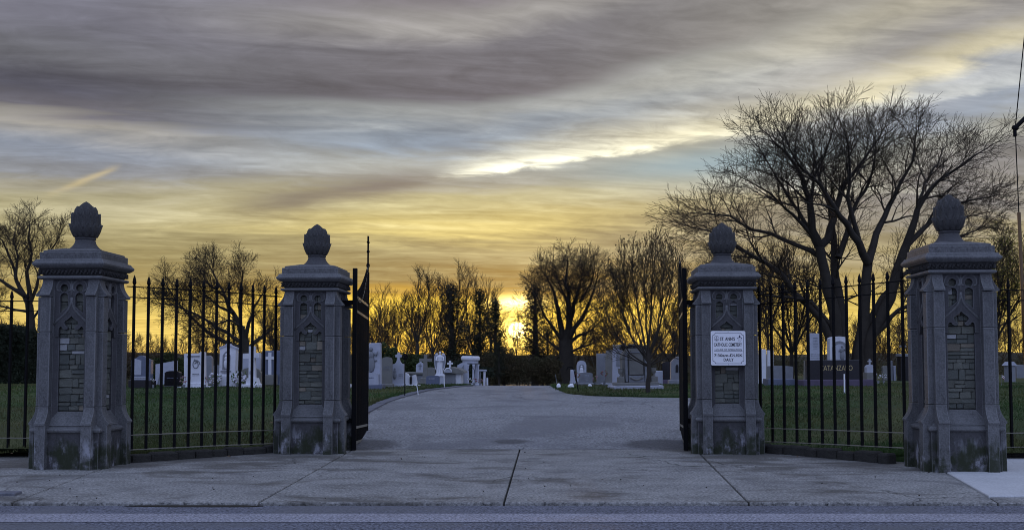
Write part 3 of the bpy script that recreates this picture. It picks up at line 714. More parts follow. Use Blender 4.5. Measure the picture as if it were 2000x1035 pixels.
def pillar(x, y, z, label, seed):
    r = thing('gate_pillar', (x, y, z), label, 'pillar', 'stone gate pillars with pine cone finials', GP_ROT)
    for k, nm in (('plinth', 'plinth'), ('roll', 'roll_moulding'), ('core', 'corner_core'), ('heart', 'mortar_bed'), ('bead', 'bead_course'), ('frz', 'frieze'), ('corn', 'cornice'), ('slab', 'cap_slab'), ('neck', 'finial_neck')):
        o = link(nm, PM[k], r)
        if k == 'frz': link('frieze_foliage', PM['fol'], o)
    cone = link('pine_cone', PM['cone'], r)
    for j, k in enumerate(('s1', 's2', 's3')):
        me, n = PM[k]
        for i in range(n): link('scale', me, cone, (0, 0, 0), (0, 0, 2 * math.pi * (i + .5 * j) / n - math.pi / 2))
    rd = random.Random(seed)
    for f in range(4):
        a = f * math.pi / 2
        for s in (-1, 1):
            q = Matrix.Rotation(a, 3, 'Z'); off = q @ Vector((s * .3755, 0, 0))
            for k, nm in (('b_foot', 'buttress_foot'), ('b_low', 'buttress_shaft'), ('b_mid', 'buttress_shaft'), ('b_cap', 'buttress_cap')):
                link(nm, PM[k], r, off, (0, 0, a))
        link('sill', PM['sill'], r, (0, 0, 0), (0, 0, a)); link('jamb', PM['jamb'], r, (0, 0, 0), (0, 0, a))
        tr_ = link('tracery', PM['tracery'], r, q @ Vector((0, -.409, 0)), (0, 0, a))
        link('tracery_moulding', PM['mould'], tr_, (0, .409, 0))
        # coursed rubble infill
        zz = .885
        while zz < 2.86:
            h = rd.choice([.055, .075, .10, .12, .14, .16]); h = min(h, 2.885 - zz)
            if h < .035: break
            xx = -.215
            while xx < .21:
                w = rd.uniform(.09, .24); w = min(w, .215 - xx)
                if .215 - (xx + w) < .06: w = .215 - xx
                sub = [(zz, h)] if (h < .11 or rd.random() < .7) else [(zz, h * .5), (zz + h * .5, h * .5)]
                for (z0, h0) in sub:
                    u = rd.random(); me = rd.choice(stone_meshes)
                    if u < .07: me = stone_warm
                    elif u < .12: me = stone_pale
                    c = q @ Vector((xx + w / 2, -.338 - rd.uniform(0, .014), z0 + h0 / 2))
                    link('stone', me, r, c, (0, 0, a), (w - .007, .05, h0 - .007))
                xx += w
            zz += h
    return r
pil = [
    pillar(-6.76, 16.15, -.005, 'left outer gate pillar with green moss and white wash stains on its base', 1),
    pillar(-3.60, 18.82, 0, 'left inner gate pillar with the tall open gate leaf and spire beside it', 2),
    pillar(3.865, 18.75, .02, 'right inner gate pillar behind the white cemetery hours sign', 3),
    pillar(6.745, 15.72, .045, 'right outer gate pillar standing on the bright new concrete slab', 4)]

for p_ in (pil[0], pil[3]): p_.scale = (.95, .95, 1)
# ------------------------------------------------------------------ cemetery sign on the right inner pillar
def text_mesh(s, width, height, m, name='lettering', bold=.012, depth=.0012):
    cu = D.curves.new(name, 'FONT'); cu.body = s; cu.align_x = 'CENTER'; cu.align_y = 'CENTER'; cu.offset = bold; cu.extrude = .002; cu.resolution_u = 3
    ob = D.objects.new('tmp', cu); COL.objects.link(ob)
    me = D.meshes.new_from_object(ob.evaluated_get(bpy.context.evaluated_depsgraph_get())); D.objects.remove(ob)
    n = len(me.vertices); co = np.empty(n * 3, 'f'); me.vertices.foreach_get('co', co); co = co.reshape(-1, 3)
    lo, hi = co.min(0), co.max(0); c = (lo + hi) / 2; sx = width / (hi[0] - lo[0]); sy = height / (hi[1] - lo[1])
    out = np.stack([(co[:, 0] - c[0]) * sx, -(co[:, 2] - lo[2]) / max(hi[2] - lo[2], 1e-6) * depth, (co[:, 1] - c[1]) * sy], 1)
    me.vertices.foreach_set('co', out.ravel()); me.update(); me.materials.clear(); me.materials.append(m); me.name = name
    return me
sg = thing('cemetery_sign', (3.865, 18.75, 1.875), 'square white sign with cemetery name and opening hours fixed to the gate pillar', 'sign', None, GP_ROT)
q_ = .305; rc = .028
outl = []
for (cx0, cz0, a0_) in ((q_ - rc, q_ - rc, 0), (-q_ + rc, q_ - rc, 90), (-q_ + rc, -q_ + rc, 180), (q_ - rc, -q_ + rc, 270)): outl += arc(cx0, cz0, rc, a0_, a0_ + 90, 5)
SY = -.566
MB().ext(outl[::-1], SY - .006, SY + .004).build('sign_plate', M['white'], sg)
bo = .272; nb = .045
bd = []
for (sx, sz, a0_) in ((1, 1, 270), (-1, 1, 360), (-1, -1, 450), (1, -1, 540)):
    seg = arc(sx * bo, sz * bo, nb, a0_ - 0, a0_ - 90, 5)
    bd += seg if True else seg[::-1]
bpts = []
for (sx, sz) in ((1, 1), (-1, 1), (-1, -1), (1, -1)):
    cs = arc(sx * bo, sz * bo, nb, 0, 90, 5)
    cs = [(sx * bo - sx * nb * math.cos(t), sz * bo - sz * nb * math.sin(t)) for t in [i / 5 * math.pi / 2 for i in range(6)]]
    first_on_side = (sx * bo, sz * (bo - nb))   # point on the vertical side
    if sx * sz > 0: cs = cs[::-1]               # start on the vertical side
    bpts += cs
def ribbon(mb, pts, w, y, closed=True, th=.0012):
    n = len(pts); L = n if closed else n - 1
    for i in range(L):
        a, b = Vector((pts[i][0], 0, pts[i][1])), Vector((pts[(i + 1) % n][0], 0, pts[(i + 1) % n][1]))
        d = b - a
        if d.length < 1e-6: continue
        d.normalize(); nn = Vector((-d.z, 0, d.x)) * w / 2; e = d * w * .3
        p = [a - e - nn, b + e - nn, b + e + nn, a - e + nn]
        mb.ext([(v.x, v.z) for v in p][::-1], y - th, y)
b_ = MB(); ribbon(b_, bpts, .007, SY - .0065); b_.build('sign_border', M['navy'], sg)
for (s, w, h, z, x) in (("ST. ANN'S", .262, .064, .165, -.012), ('CATHOLIC CEMETERY', .495, .060, .062, -.004), ('HOURS OF OPERATION', .475, .028, -.028, 0), ('7:30am-DUSK', .505, .050, -.128, .003), ('DAILY', .178, .052, -.205, .006)):
    link('lettering', text_mesh(s, w, h, M['black'], bold=.024 if h > .04 else .012), sg, (x, SY - .0062, z))
MB().box((0, SY - .0070, -.054), (.50, .001, .006)).build('underline', M['navy'], sg)
em = MB()      # anchor roundel
ribbon(em, [(-.203 + .042 * math.cos(a), .172 + .045 * math.sin(a)) for a in np.linspace(0, 6.28, 21)][:-1], .004, SY - .0062)
em.box((-.203, SY - .0070, .172), (.006, .001, .060)); em.box((-.203, SY - .0070, .188), (.032, .0012, .006))
ribbon(em, [(-.203 + .026 * math.cos(a), .168 + .024 * math.sin(a)) for a in np.linspace(math.pi, 2 * math.pi, 9)], .009, SY - .0062, False)
em.build('anchor_emblem', M['navy'], sg)
e3 = MB()      # mitre and shield emblem
e3.ext([(.18, .178), (.203, .235), (.226, .178), (.214, .188), (.203, .180), (.192, .188)], SY - .0074, SY - .0062)
e3.ext([(.162, .180), (.180, .195), (.180, .178), (.166, .165)], SY - .0072, SY - .0062); e3.ext([(.226, .178), (.226, .195), (.244, .180), (.240, .165)], SY - .0072, SY - .0062)
ribbon(e3, [(.176, .17), (.176, .145), (.188, .122), (.203, .112), (.218, .122), (.230, .145), (.230, .17)], .003, SY - .0062, False)
e3.box((.193, SY - .0068, .155), (.006, .0012, .012)); e3.box((.212, SY - .0068, .155), (.006, .0012, .012)); e3.box((.203, SY - .0068, .136), (.008, .0012, .009))
e3.build('shield_emblem', M['navy'], sg)
for z in (.290, -.290): MB().ell((0, SY - .006, z), (.006, .004, .006), 8, 4).build('sign_bolt', M['iron'], sg)

# ------------------------------------------------------------------ iron fence
BAR_H = 2.90
def bar_mesh(h, w=.038):
    mb = MB().box((0, 0, h / 2 - .1), (w, w, h - .2))
    # spear head
    prof = [(.017, h - .21), (.034, h - .20), (.034, h - .185), (.016, h - .175), (.036, h - .13), (.024, h - .06), (.002, h)]
    mb.lathe(prof, 6); return mb.mesh('bar', M['iron'])
BARM = bar_mesh(BAR_H)
def fence(pts, n, z0, label, dir_note=None, h=BAR_H, foot=.0, mesh=BARM):
    """pts: (x, y, base z) along the run"""
    P_ = [Vector(p) for p in pts]; Ls = [0]
    for a, b in zip(P_[:-1], P_[1:]): Ls.append(Ls[-1] + (b - a).length)
    def pos(t):
        s = t * Ls[-1]
        for i in range(len(P_) - 1):
            if s <= Ls[i + 1] + 1e-9: return P_[i].lerp(P_[i + 1], (s - Ls[i]) / (Ls[i + 1] - Ls[i]))
        return P_[-1]
    root = thing('iron_fence', P_[0], label, 'fence', 'spear topped iron fence panels')
    o = P_[0]
    for i in range(n):
        p = pos((i + .5) / n) - o; link('bar', mesh, root, p, (0, 0, math.atan2((P_[-1] - P_[0]).y, (P_[-1] - P_[0]).x)))
    for (zr, w, hh, m) in ((h - .20, .045, .014, 'iron'), (h - .375, .045, .014, 'iron'), (.02, .05, .014, 'iron_pale'), (.26, .05, .014, 'iron_pale')):
        mb = MB()
        for a, b in zip(P_[:-1], P_[1:]):
            a2, b2 = a - o + Vector((0, 0, zr)), b - o + Vector((0, 0, zr)); mb.bar(a2, b2, w, hh)
        mb.build('rail', M[m], root)
    return root
fence([(-6.35, 16.85, .17), (-5.2, 17.85, .16), (-4.25, 18.85, .13)], 12, 0, 'iron fence panel between the two left gate pillars')
fence([(4.48, 18.95, .16), (5.4, 17.75, .20), (6.38, 16.40, .235)], 12, 0, 'iron fence panel between the two right gate pillars')
fence([(-7.35, 17.6, .03), (-8.0, 18.3, .02), (-10.9, 18.4, .02)], 13, 0, 'iron fence panel left of the left outer pillar in front of the dark hedge')
fence([(7.30, 16.9, .16), (8.1, 17.5, .16), (11.2, 17.9, .16)], 13, 0, 'iron fence panel right of the right outer pillar at the photo edge')
def footing(pts, label, zb, zt):
    root = thing('fence_footing', (pts[0][0], pts[0][1], 0), label, 'low wall', 'rough stone footings under the iron fence')
    rr = random.Random(len(label)); o = Vector(pts[0])
    me = MB().box((0, 0, 0), (1, 1, 1), bev=.10).mesh('block', M['footing'])
    for a, b in zip(pts[:-1], pts[1:]):
        a = Vector(a); b = Vector(b); L = (b - a).length; s = 0; an = math.atan2((b - a).y, (b - a).x)
        while s < L - .05:
            w = min(rr.uniform(.25, .5), L - s); p = a.lerp(b, (s + w / 2) / L) - o
            link('block', me, root, (p.x, p.y, (zb + zt) / 2 + rr.uniform(-.03, .012)), (rr.uniform(-.05, .05), rr.uniform(-.04, .04), an + rr.uniform(-.06, .06)), (w - .015, .24 + rr.uniform(-.03, .03), zt - zb))
            s += w
footing([(-6.2, 16.72), (-5.2, 17.75), (-4.1, 18.85)], 'rough stone footing under the fence between the left pillars', -.12, .135)
footing([(4.4, 18.85), (5.3, 17.7), (6.1, 16.5)], 'rough stone footing under the fence between the right pillars', -.12, .165)
footing([(-7.3, 17.55), (-8.0, 18.25), (-10.9, 18.4)], 'rough stone footing under the fence left of the left outer pillar', -.12, .02)
footing([(7.2, 16.85), (8.1, 17.5), (11.2, 17.9)], 'rough stone footing under the fence right of the right outer pillar', -.12, .13)

# ------------------------------------------------------------------ open gate leaves
def gate(hx, hy, fx, fy, sgn, label, ztop_free, spire):
    root = thing('gate_leaf', (hx, hy, .03), label, 'gate', 'open iron gate leaves')
    H = Vector((hx, hy, 0)); Fr = Vector((fx, fy, 0)); d = Fr - H; L = d.length; u = d.normalized(); ang = math.atan2(u.y, u.x)
    pt = lambda s, z: Vector((u.x * s, u.y * s, z - .03))
    MB().box((0, 0, 1.66), (.085, .085, 3.36), bev=.006).build('hinge_post', M['iron'], root, rot=(0, 0, ang))
    zb = lambda s: .12 - .12 * s / L; zt = lambda s: 2.86 - .03 * s / L
    for (f0, dz_, m_) in ((zb, .02, 'iron_pale'), (zb, .30, 'iron_pale'), (zt, 0, 'iron_pale'), (zt, -.27, 'iron_pale')):
        MB().bar(pt(0, f0(0) + dz_), pt(L, f0(L) + dz_), .035, .045).build('rail', M[m_], root)
    MB().bar(pt(L, 0.02), pt(L, ztop_free - .15), .055).build('end_stile', M['iron'], root)
    n = 17
    sweep = lambda t: 2.95 + (ztop_free - 2.95) * t ** 1.6
    for i in range(1, n + 1):
        s = L * i / (n + .6); h = sweep(i / n)
        mb = MB().bar(pt(s, zb(s)), pt(s, h - .14), .026); c = pt(s, h - .16)
        mb.lathe([(.013, 0), (.030, .01), (.014, .03), (.026, .06), (.002, .17)], 6, c)
        mb.build('bar', M['iron'], root)
    ar = MB(); ar.tube([pt(.1 + (L - .15) * t, sweep(t) - .02 - .30 * math.sin(t * math.pi) ** 1.0) for t in [i / 14 for i in range(15)]], .014, 6); ar.build('scroll_rail', M['iron_pale'], root)
    if spire:
        sp_ = MB().bar(pt(L, ztop_free - .2), pt(L, spire - .10), .034)
        c = pt(L, spire - .12); sp_.box(c + Vector((0, 0, .0)), (.045, .14, .03)); sp_.box(c + Vector((0, 0, .06)), (.036, .036, .15)); sp_.ell(pt(L, ztop_free), (.04, .04, .06)); sp_.ell(pt(L, ztop_free + .30), (.035, .035, .035))
        sp_.build('spire', M['iron'], root)
    for zz in (2.73, .55):
        MB().bar(pt(0, zz), pt(0, zz) + Vector((sgn * .36, .02, 0)), .05, .09).build('hinge_bracket', M['iron'], root)
    return root
gate(-2.92, 19.0, -3.09, 21.9, -1, 'left gate leaf swung inward with a tall cross tipped spire', 3.70, 4.32)
gate(3.20, 18.95, 3.60, 21.9, 1, 'right gate leaf swung inward and seen edge on', 3.84, None)

# ------------------------------------------------------------------ headstones and monuments
def gs(px, py, Y): return at(px, py, Y)
def zat(py, Y, px=1000): return at(px, py, Y).z
class Grave:
    """helper: everything in metres round a root on the lawn, measured from photograph pixels at distance Y"""
    def __init__(s, name, pxc, Y, label, cat, group=None, rz=0.0, dx=0.0):
        s.Y = Y; x = at(pxc, 750, Y).x + dx; s.z = T(x, Y) + lawn_top - .03; s.x = x
        s.r = thing(name, (x, Y, s.z), label, cat, group, rz); s.k = Y / F * 1.0
        q = random.Random(int(pxc * 13)); s.r.rotation_euler = (q.uniform(-.012, .012), q.uniform(-.022, .022), rz + q.uniform(-.07, .07))
    def X(s, px): return at(px, 700, s.Y).x - s.x
    def Z(s, py): return zat(py, s.Y) - s.z
    def box(s, name, x0, x1, y0, y1, th, m, dy=0.0, bev=.02, parent=None):
        a, b = s.X(x0), s.X(x1); zt = s.Z(y0); zb = s.Z(y1) if y1 is not None else -.1
        return MB().box(((a + b) / 2, dy, (zt + zb) / 2), (b - a, th, zt - zb), bev=bev).build(name, M[m], parent or s.r)
    def poly(s, name, pts, th, m, dy=0.0, parent=None):
        p = [(s.X(x), s.Z(y)) for x, y in pts]
        a = sum(p[i][0] * p[(i + 1) % len(p)][1] - p[(i + 1) % len(p)][0] * p[i][1] for i in range(len(p)))
        if a > 0: p = p[::-1]
        return MB().ext(p, dy - th / 2, dy + th / 2).build(name, M[m], parent or s.r)
def dome(x0, x1, y0, yb, rise, n=10, kind='round'):
    c = (x0 + x1) / 2; w = (x1 - x0) / 2; pts = [(x0, yb), (x0, y0 + rise)]
    for i in range(1, n):
        t = -1 + 2 * i / n
        if kind == 'round': pts.append((c + w * t, y0 + rise - rise * math.sqrt(max(0, 1 - t * t))))
        elif kind == 'gothic': pts.append((c + w * t, y0 + rise * abs(t) ** 1.5))
        elif kind == 'serp': pts.append((c + w * t, y0 + rise * (.5 - .5 * math.cos(math.pi * t)) ** .9))
        elif kind == 'gable': pts.append((c + w * t, y0 + rise * abs(t)))
        elif kind == 'slant': pts.append((c + w * t, y0 + rise * (.5 + .5 * t)))
    pts += [(x1, y0 + (rise if kind != 'slant' else rise)), (x1, yb)]
    return pts
def figure_relief(g, cx, y0, y1, m, dy, name='relief', arms=True):
    """small carved standing figure in relief"""
    H = (g.Z(y0) - g.Z(y1)); x = g.X(cx); zb = g.Z(y1); mb = MB()
    mb.ell((x, dy, zb + H * .90), (H * .085, H * .07, H * .10)); mb.ell((x, dy, zb + H * .66), (H * .14, H * .07, H * .18)); mb.ell((x, dy, zb + H * .33), (H * .17, H * .08, H * .34))
    if arms:
        mb.tube([(x - H * .12, dy, zb + H * .76), (x - H * .20, dy - .03, zb + H * .60), (x - H * .04, dy - .06, zb + H * .60)], [H * .05, H * .04, H * .03], 6)
        mb.tube([(x + H * .12, dy, zb + H * .76), (x + H * .22, dy - .03, zb + H * .66), (x + H * .27, dy - .04, zb + H * .82)], [H * .05, H * .04, H * .03], 6)
    return mb.build(name, M[m], g.r, True)
def cross(g, cx, y0, y1, ybar, hw, th, m, dep=None, dy=0, name='cross', parent=None):
    mb = MB(); x = g.X(cx); k = g.k; t = th * k; d = dep or t
    zt, zb, zc = g.Z(y0), g.Z(y1), g.Z(ybar)
    w = hw * k
    mb.ext([(x - t / 2, zb), (x + t / 2, zb), (x + t / 2, zc - t / 2), (x + w, zc - t / 2), (x + w, zc + t / 2), (x + t / 2, zc + t / 2), (x + t / 2, zt), (x - t / 2, zt), (x - t / 2, zc + t / 2), (x - w, zc + t / 2), (x - w, zc - t / 2), (x - t / 2, zc - t / 2)][::-1], dy - d / 2, dy + d / 2)
    return mb.build(name, M[m], parent or g.r)
def plate_lines(g, x0, x1, y0, n, m, dy, gap=3.0, name='inscription'):
    mb = MB(); rr = random.Random(int(x0 * 7))
    for i in range(n):
        y = y0 + i * gap; xa = x0
        while xa < x1 - 1:
            w = rr.uniform(1.2, 3.0); a, b = g.X(xa), g.X(min(x1, xa + w)); mb.box(((a + b) / 2, dy, g.Z(y)), (b - a, .006, .02 + .012 * (i == 0))); xa += w + .7
    return mb.build(name, M[m], g.r)
GG = 'gravestones in the cemetery'
# --- left plot seen through the fence
g = Grave('headstone', 278, 36.5, 'blue grey polished headstone with wavy top and dark base, leftmost behind the fence', 'gravestone')
g.box('base', 256, 301, 742, None, .55, 'g_dark'); g.poly('stone', dome(259, 297, 694, 742, 9, kind='serp'), .28, 'g_blue'); g.poly('panel', dome(263, 279, 699, 732, 5, kind='slant'), .02, 'g_pale', -.145)
g.box('name_plate', 262, 291, 735, 741, .02, 'g_pale', -.145, 0); plate_lines(g, 264, 289, 738, 1, 'g_grey', -.158)
g = Grave('headstone', 325, 41, 'pale blue leaning slab with slanting top behind the black rounded stone', 'gravestone')
g.box('base', 304, 347, 752, None, .5, 'g_pale'); g.poly('stone', [(306, 753), (306, 711), (346, 704), (346, 753)], .22, 'g_pale'); g.poly('edge', [(310, 752), (318, 712), (320, 712), (312, 752)], .02, 'g_grey', -.125)
g = Grave('headstone', 338.5, 38, 'small black headstone with a rounded top beside the white scroll stone', 'gravestone')
g.box('base', 323, 355, 753, None, .45, 'g_dark'); g.poly('stone', dome(324, 354, 724, 753, 4), .25, 'g_dark'); plate_lines(g, 329, 350, 738, 1, 'g_blue', -.13)
g = Grave('headstone', 382, 37.5, 'white marble slab carved with a scroll on a wide white base', 'gravestone')
g.box('base', 353, 410, 754, None, .8, 'g_white'); g.box('step', 362, 404, 747, 755, .5, 'g_white')
g.poly('stone', [(363, 748), (363, 690), (391, 690), (395, 687), (402, 688), (402, 748)], .30, 'g_white')
g.box('lintel', 369, 393, 694.5, 696.5, .03, 'g_grey', -.16, 0)
mb = MB(); mb.tube([(g.X(386) + .14 * math.cos(t) * (1 - t / 14), -.155, g.Z(712) + .19 * math.sin(t) * (1 - t / 14)) for t in np.linspace(0, 9, 26)], .018, 5); mb.box((g.X(386), -.155, g.Z(704)), (.16, .03, .05), Matrix.Rotation(.6, 3, 'Y')); mb.build('scroll_relief', M['g_grey'], g.r, True); plate_lines(g, 379, 392, 730, 2, 'g_grey', -.154)
g = Grave('headstone', 409, 41, 'grey rounded headstone half hidden behind the white scroll stone', 'gravestone')
g.box('base', 398, 420, 751, None, .5, 'g_grey'); g.poly('stone', dome(400, 416, 694, 751, 7), .3, 'g_grey')
g = Grave('headstone', 424, 46, 'low grey headstone far between the two tall white stones', 'gravestone')
g.box('base', 412, 436, 752, None, .5, 'g_grey'); g.poly('stone', dome(414, 434, 713, 752, 5), .3, 'g_grey')
g = Grave('headstone', 446.5, 38.5, 'tallest white stone with ornate arched cap and a figure in its niche', 'gravestone')
g.box('base', 428, 466, 750, None, .6, 'g_white'); g.box('step', 430, 464, 733, 750, .46, 'g_white')
g.poly('stone', [(431, 733), (431, 680), (446, 673.5), (462, 680), (462, 733)], .36, 'g_white')
g.poly('cap', [(429.5, 682), (430, 678.5), (441, 674), (443, 671.5), (447, 671), (450, 674), (463, 679), (463.5, 682), (446, 675.5)], .42, 'g_pale')
g.poly('niche', dome(437, 452, 686, 722, 8, kind='gothic'), .02, 'g_grey', -.185); figure_relief(g, 444.5, 690, 721, 'g_white', -.195, 'niche_figure', False)
g.box('ledge', 434, 454, 724, 726, .04, 'g_grey', -.19, 0); plate_lines(g, 436, 452, 729, 1, 'g_grey', -.184)
g = Grave('cross_monument', 493, 37.5, 'white marble cross on a stepped base, its right arm longer than the left', 'cross monument')
g.box('base', 467, 520, 757, None, 1.0, 'g_white'); g.box('step', 476, 512, 750, 757.5, .7, 'g_white'); g.poly('plinth', [(484, 750), (486, 738), (503, 738), (507, 750)], .45, 'g_white')
g.poly('cross', [(487.5, 739), (487.5, 700), (476, 700), (476, 690), (487.5, 690), (487.5, 676), (498.5, 676), (498.5, 689), (508, 689), (508, 699), (498.5, 699), (500, 739)], .22, 'g_white')
mb = MB(); [mb.ell((g.X(492.5) + .04 * math.cos(a), -.12, g.Z(727) + .05 * math.sin(a)), (.03, .02, .04)) for a in np.linspace(0, 5.4, 7)]; mb.build('flower_relief', M['g_pale'], g.r, True)
g = Grave('headstone', 490, 41, 'broad grey rounded stone behind the white marble cross', 'gravestone')
g.box('base', 468, 514, 750, None, .5, 'g_tan'); g.poly('stone', dome(471, 511, 718, 751, 10), .3, 'g_tan'); g.box('back_slab', 470, 505, 690, 750, .2, 'g_pale', .4)
g = Grave('headstone', 530, 40, 'blue grey slab with a raised white cross beside the left inner pillar', 'gravestone')
g.box('base', 511, 552, 750, None, .5, 'g_blue'); g.box('stone', 514, 550, 684.5, 751, .3, 'g_blue'); cross(g, 530, 688, 732, 699, 8, 6, 'g_white', .05, -.17); g.box('front_block', 523, 546, 731, 752, .25, 'g_tan', -.33)
# flowers at the two white stones
def bouquet(px, py, Y, r, m, label, n=34, seed=1, group=None):
    p = at(px, py, Y); z0 = T(p.x, Y) + lawn_top - .02
    root = thing('bouquet', (p.x, Y, z0), label, 'flowers', group); rr = random.Random(seed)
    H = max(.15, p.z - z0); mb = MB(); lf = MB(); pot = MB()
    pot.lathe([(r * .35, 0), (r * .45, H * .45), (r * .40, H * .45)], 8)
    for i in range(n):
        d = Vector((rr.gauss(0, 1), rr.gauss(0, .6), rr.gauss(0, .8))); d.normalize(); d *= r * rr.uniform(.55, 1)
        c = Vector((0, 0, H)) + d; s_ = r * rr.uniform(.13, .22); mb.ell(c, (s_, s_, s_ * .7), 6, 4, Matrix.Rotation(rr.uniform(0, 3), 3, 'X'))
    for i in range(n):
        d = Vector((rr.gauss(0, 1), rr.gauss(0, .6), rr.gauss(0, .8))); d.normalize(); d *= r * rr.uniform(.6, 1.25)
        c = Vector((0, 0, H)) + d; a = Vector((rr.gauss(0, 1), rr.gauss(0, 1), rr.gauss(0, 1))).normalized() * r * .3; b = a.orthogonal().normalized() * r * .1
        lf.add([c - a, c + b, c + a, c - b], [(0, 1, 2, 3)])
    pot.build('vase', M['g_grey'], root); mb.build('blooms', M[m], root, True); lf.build('leaves', M['leaf'], root); return root
bouquet(419, 740, 38.0, .26, 'petal', 'white flower bouquet left of the tallest white stone', 40, 1)
bouquet(467, 738, 38.0, .26, 'petal', 'white flower bouquet between the tallest white stone and the marble cross', 40, 2)
bouquet(359, 742, 37.0, .14, 'petal_pink', 'pink flowers at the left foot of the white scroll stone', 18, 3)
bouquet(400, 742, 37.0, .12, 'petal_pink', 'pink flowers at the right foot of the white scroll stone', 14, 4)
bouquet(299, 741, 36.3, .09, 'petal', 'small white posy by the right edge of the wavy topped blue stone', 10, 5)
bouquet(501, 756, 36.9, .10, 'leaf', 'small green sprig lying before the marble cross', 10, 6)
# --- left of the drive
g = Grave('headstone', 681, 37, 'white slab seen as a sliver behind the left gate leaf', 'gravestone')
g.box('base', 668, 687, 750, None, .4, 'g_white'); g.box('stone', 670, 684, 704, 751, .2, 'g_white')
g = Grave('headstone', 731, 36, 'tall pale slab with angel relief right beside the open gate leaf', 'gravestone')
g.box('base', 712, 750, 750, None, .8, 'g_blue'); g.box('stone', 714, 745.5, 670, 751, .34, 'g_pale'); figure_relief(g, 727, 677, 727, 'g_grey', -.18)
mb = MB(); rr = random.Random(8)
for i in range(14): mb.ell((g.X(rr.uniform(719, 736)), -.18, g.Z(rr.uniform(698, 726))), (.06, .04, .045), 6, 4)
mb.build('drapery_relief', M['g_grey'], g.r, True)
g.poly('front_block', dome(715, 743, 727, 751, 3), .2, 'g_pale', -.30); plate_lines(g, 719, 734, 737, 1, 'g_blue', -.405)
g = Grave('headstone', 756, 38, 'grey granite stone with rounded top next to the tall angel relief slab', 'gravestone')
g.box('base', 744, 769, 749, None, .6, 'g_tan'); g.poly('stone', dome(746, 766, 697, 750, 5), .3, 'g_tan'); plate_lines(g, 749, 763, 716, 3, 'g_grey', -.155)
g = Grave('headstone', 778.5, 38.5, 'pale shouldered stone topped by a pointed celtic cross with a carved figure', 'gravestone')
g.box('base', 766, 792, 750, None, .6, 'g_pale')
g.poly('stone', [(767.5, 751), (767.5, 711), (773, 709.5), (775.5, 706), (776.5, 702), (781, 702), (782, 706), (785, 710), (789.5, 711), (789.5, 751)], .3, 'g_pale')
cross(g, 779, 688, 703, 695, 6.2, 4.5, 'g_pale', .14); mb = MB(); mb.tube([(g.X(779) + 4 * g.k * math.cos(a), 0, g.Z(695) + 4 * g.k * math.sin(a)) for a in np.linspace(0, 6.2832, 17)], .02, 5); mb.build('ring', M['g_pale'], g.r)
figure_relief(g, 772.5, 718, 740, 'g_grey', -.165, 'carved_figure', False); plate_lines(g, 780, 788, 731, 3, 'g_grey', -.155)
g = Grave('headstone', 805, 39.5, 'low white winged stone pair behind the black lantern post', 'gravestone')
g.box('base', 790, 820, 751, None, .5, 'g_white'); g.poly('stone', [(792, 751), (792, 728), (797, 730), (802, 738), (803, 751)], .2, 'g_white'); g.poly('stone', [(804, 751), (806, 733), (812, 731), (816, 751)], .2, 'g_white'); g.box('statuette', 801.5, 806, 735, 750, .1, 'g_dark', -.15)
g = Grave('headstone', 822, 48, 'squat pale stone with a carved cross on a flat topped tomb', 'gravestone')
g.box('tomb', 797, 828, 731, None, .9, 'g_grey', 0); g.box('table_top', 793, 831, 726.5, 731, 1.1, 'g_tan', 0); g.poly('stone', dome(812.5, 829, 706, 727, 6, kind='gable'), .2, 'g_pale'); cross(g, 820.5, 710, 722, 714, 3.2, 1.6, 'g_grey', .03, -.115)
g = Grave('cross_monument', 830.5, 46, 'weathered tan stone cross standing left of the white angel', 'cross monument')
g.box('base', 818, 842, 746, None, .7, 'g_tan'); g.box('step', 822, 838, 738, 746.5, .5, 'g_tan'); g.poly('shaft', [(825.5, 739), (827, 705), (834, 705), (835.5, 739)], .22, 'g_tan'); cross(g, 830.5, 692, 706, 703, 12, 6, 'g_tan', .2)
g = Grave('headstone', 842, 50, 'pale flat topped stone immediately left of the angel pedestal', 'gravestone')
g.poly('stone', dome(833, 850, 717, None or 752, 3), .3, 'g_tan'); g.box('base', 832, 851, 748, None, .5, 'g_tan')
g = Grave('headstone', 846.5, 43, 'dark blue granite stone low in front of the angel', 'gravestone')
g.box('base', 831, 862, 749.5, None, .6, 'g_blue'); g.poly('stone', dome(833, 859, 733, 750, 2), .35, 'g_blue'); plate_lines(g, 838, 851, 739, 1, 'g_pale', -.18)
# angel statue
g = Grave('angel_statue', 858, 44.5, 'white marble angel with folded wings standing on a pedestal', 'statue')
g.box('pedestal', 850, 868, 734, None, .55, 'g_pale'); g.box('pedestal_cap', 849, 869, 732, 735, .62, 'g_white')
zb, zt = g.Z(732.5), g.Z(686); H = zt - zb
mb = MB(); mb.lathe([(H * .15, 0), (H * .17, H * .04), (H * .13, H * .16), (H * .115, H * .35), (H * .12, H * .50), (H * .095, H * .60), (H * .12, H * .70), (H * .14, H * .78), (H * .09, H * .83), (H * .04, H * .85), (H * .035, H * .88)], 14, (0, 0, zb), 1, .72)
for k in range(9):
    a = k * .7; mb.tube([(H * .14 * math.cos(a), H * .10 * math.sin(a), zb + .02), (H * .10 * math.cos(a + .2), H * .075 * math.sin(a + .2), zb + H * .3), (H * .08 * math.cos(a + .4), H * .06 * math.sin(a + .4), zb + H * .55)], [H * .025, H * .018, H * .01], 5)
for s in (-1, 1): mb.tube([(s * H * .13, 0, zb + H * .77), (s * H * .16, -H * .05, zb + H * .62), (s * H * .03, -H * .14, zb + H * .60)], [H * .04, H * .035, H * .025], 7)
mb.build('robed_body', M['g_white'], g.r, True)
mb = MB(); mb.ell((0, -H * .02, zb + H * .93), (H * .048, H * .055, H * .068), 10, 7); mb.ell((0, -H * .075, zb + H * .93), (H * .01, H * .012, H * .016), 5, 4); mb.build('head', M['g_white'], g.r, True)
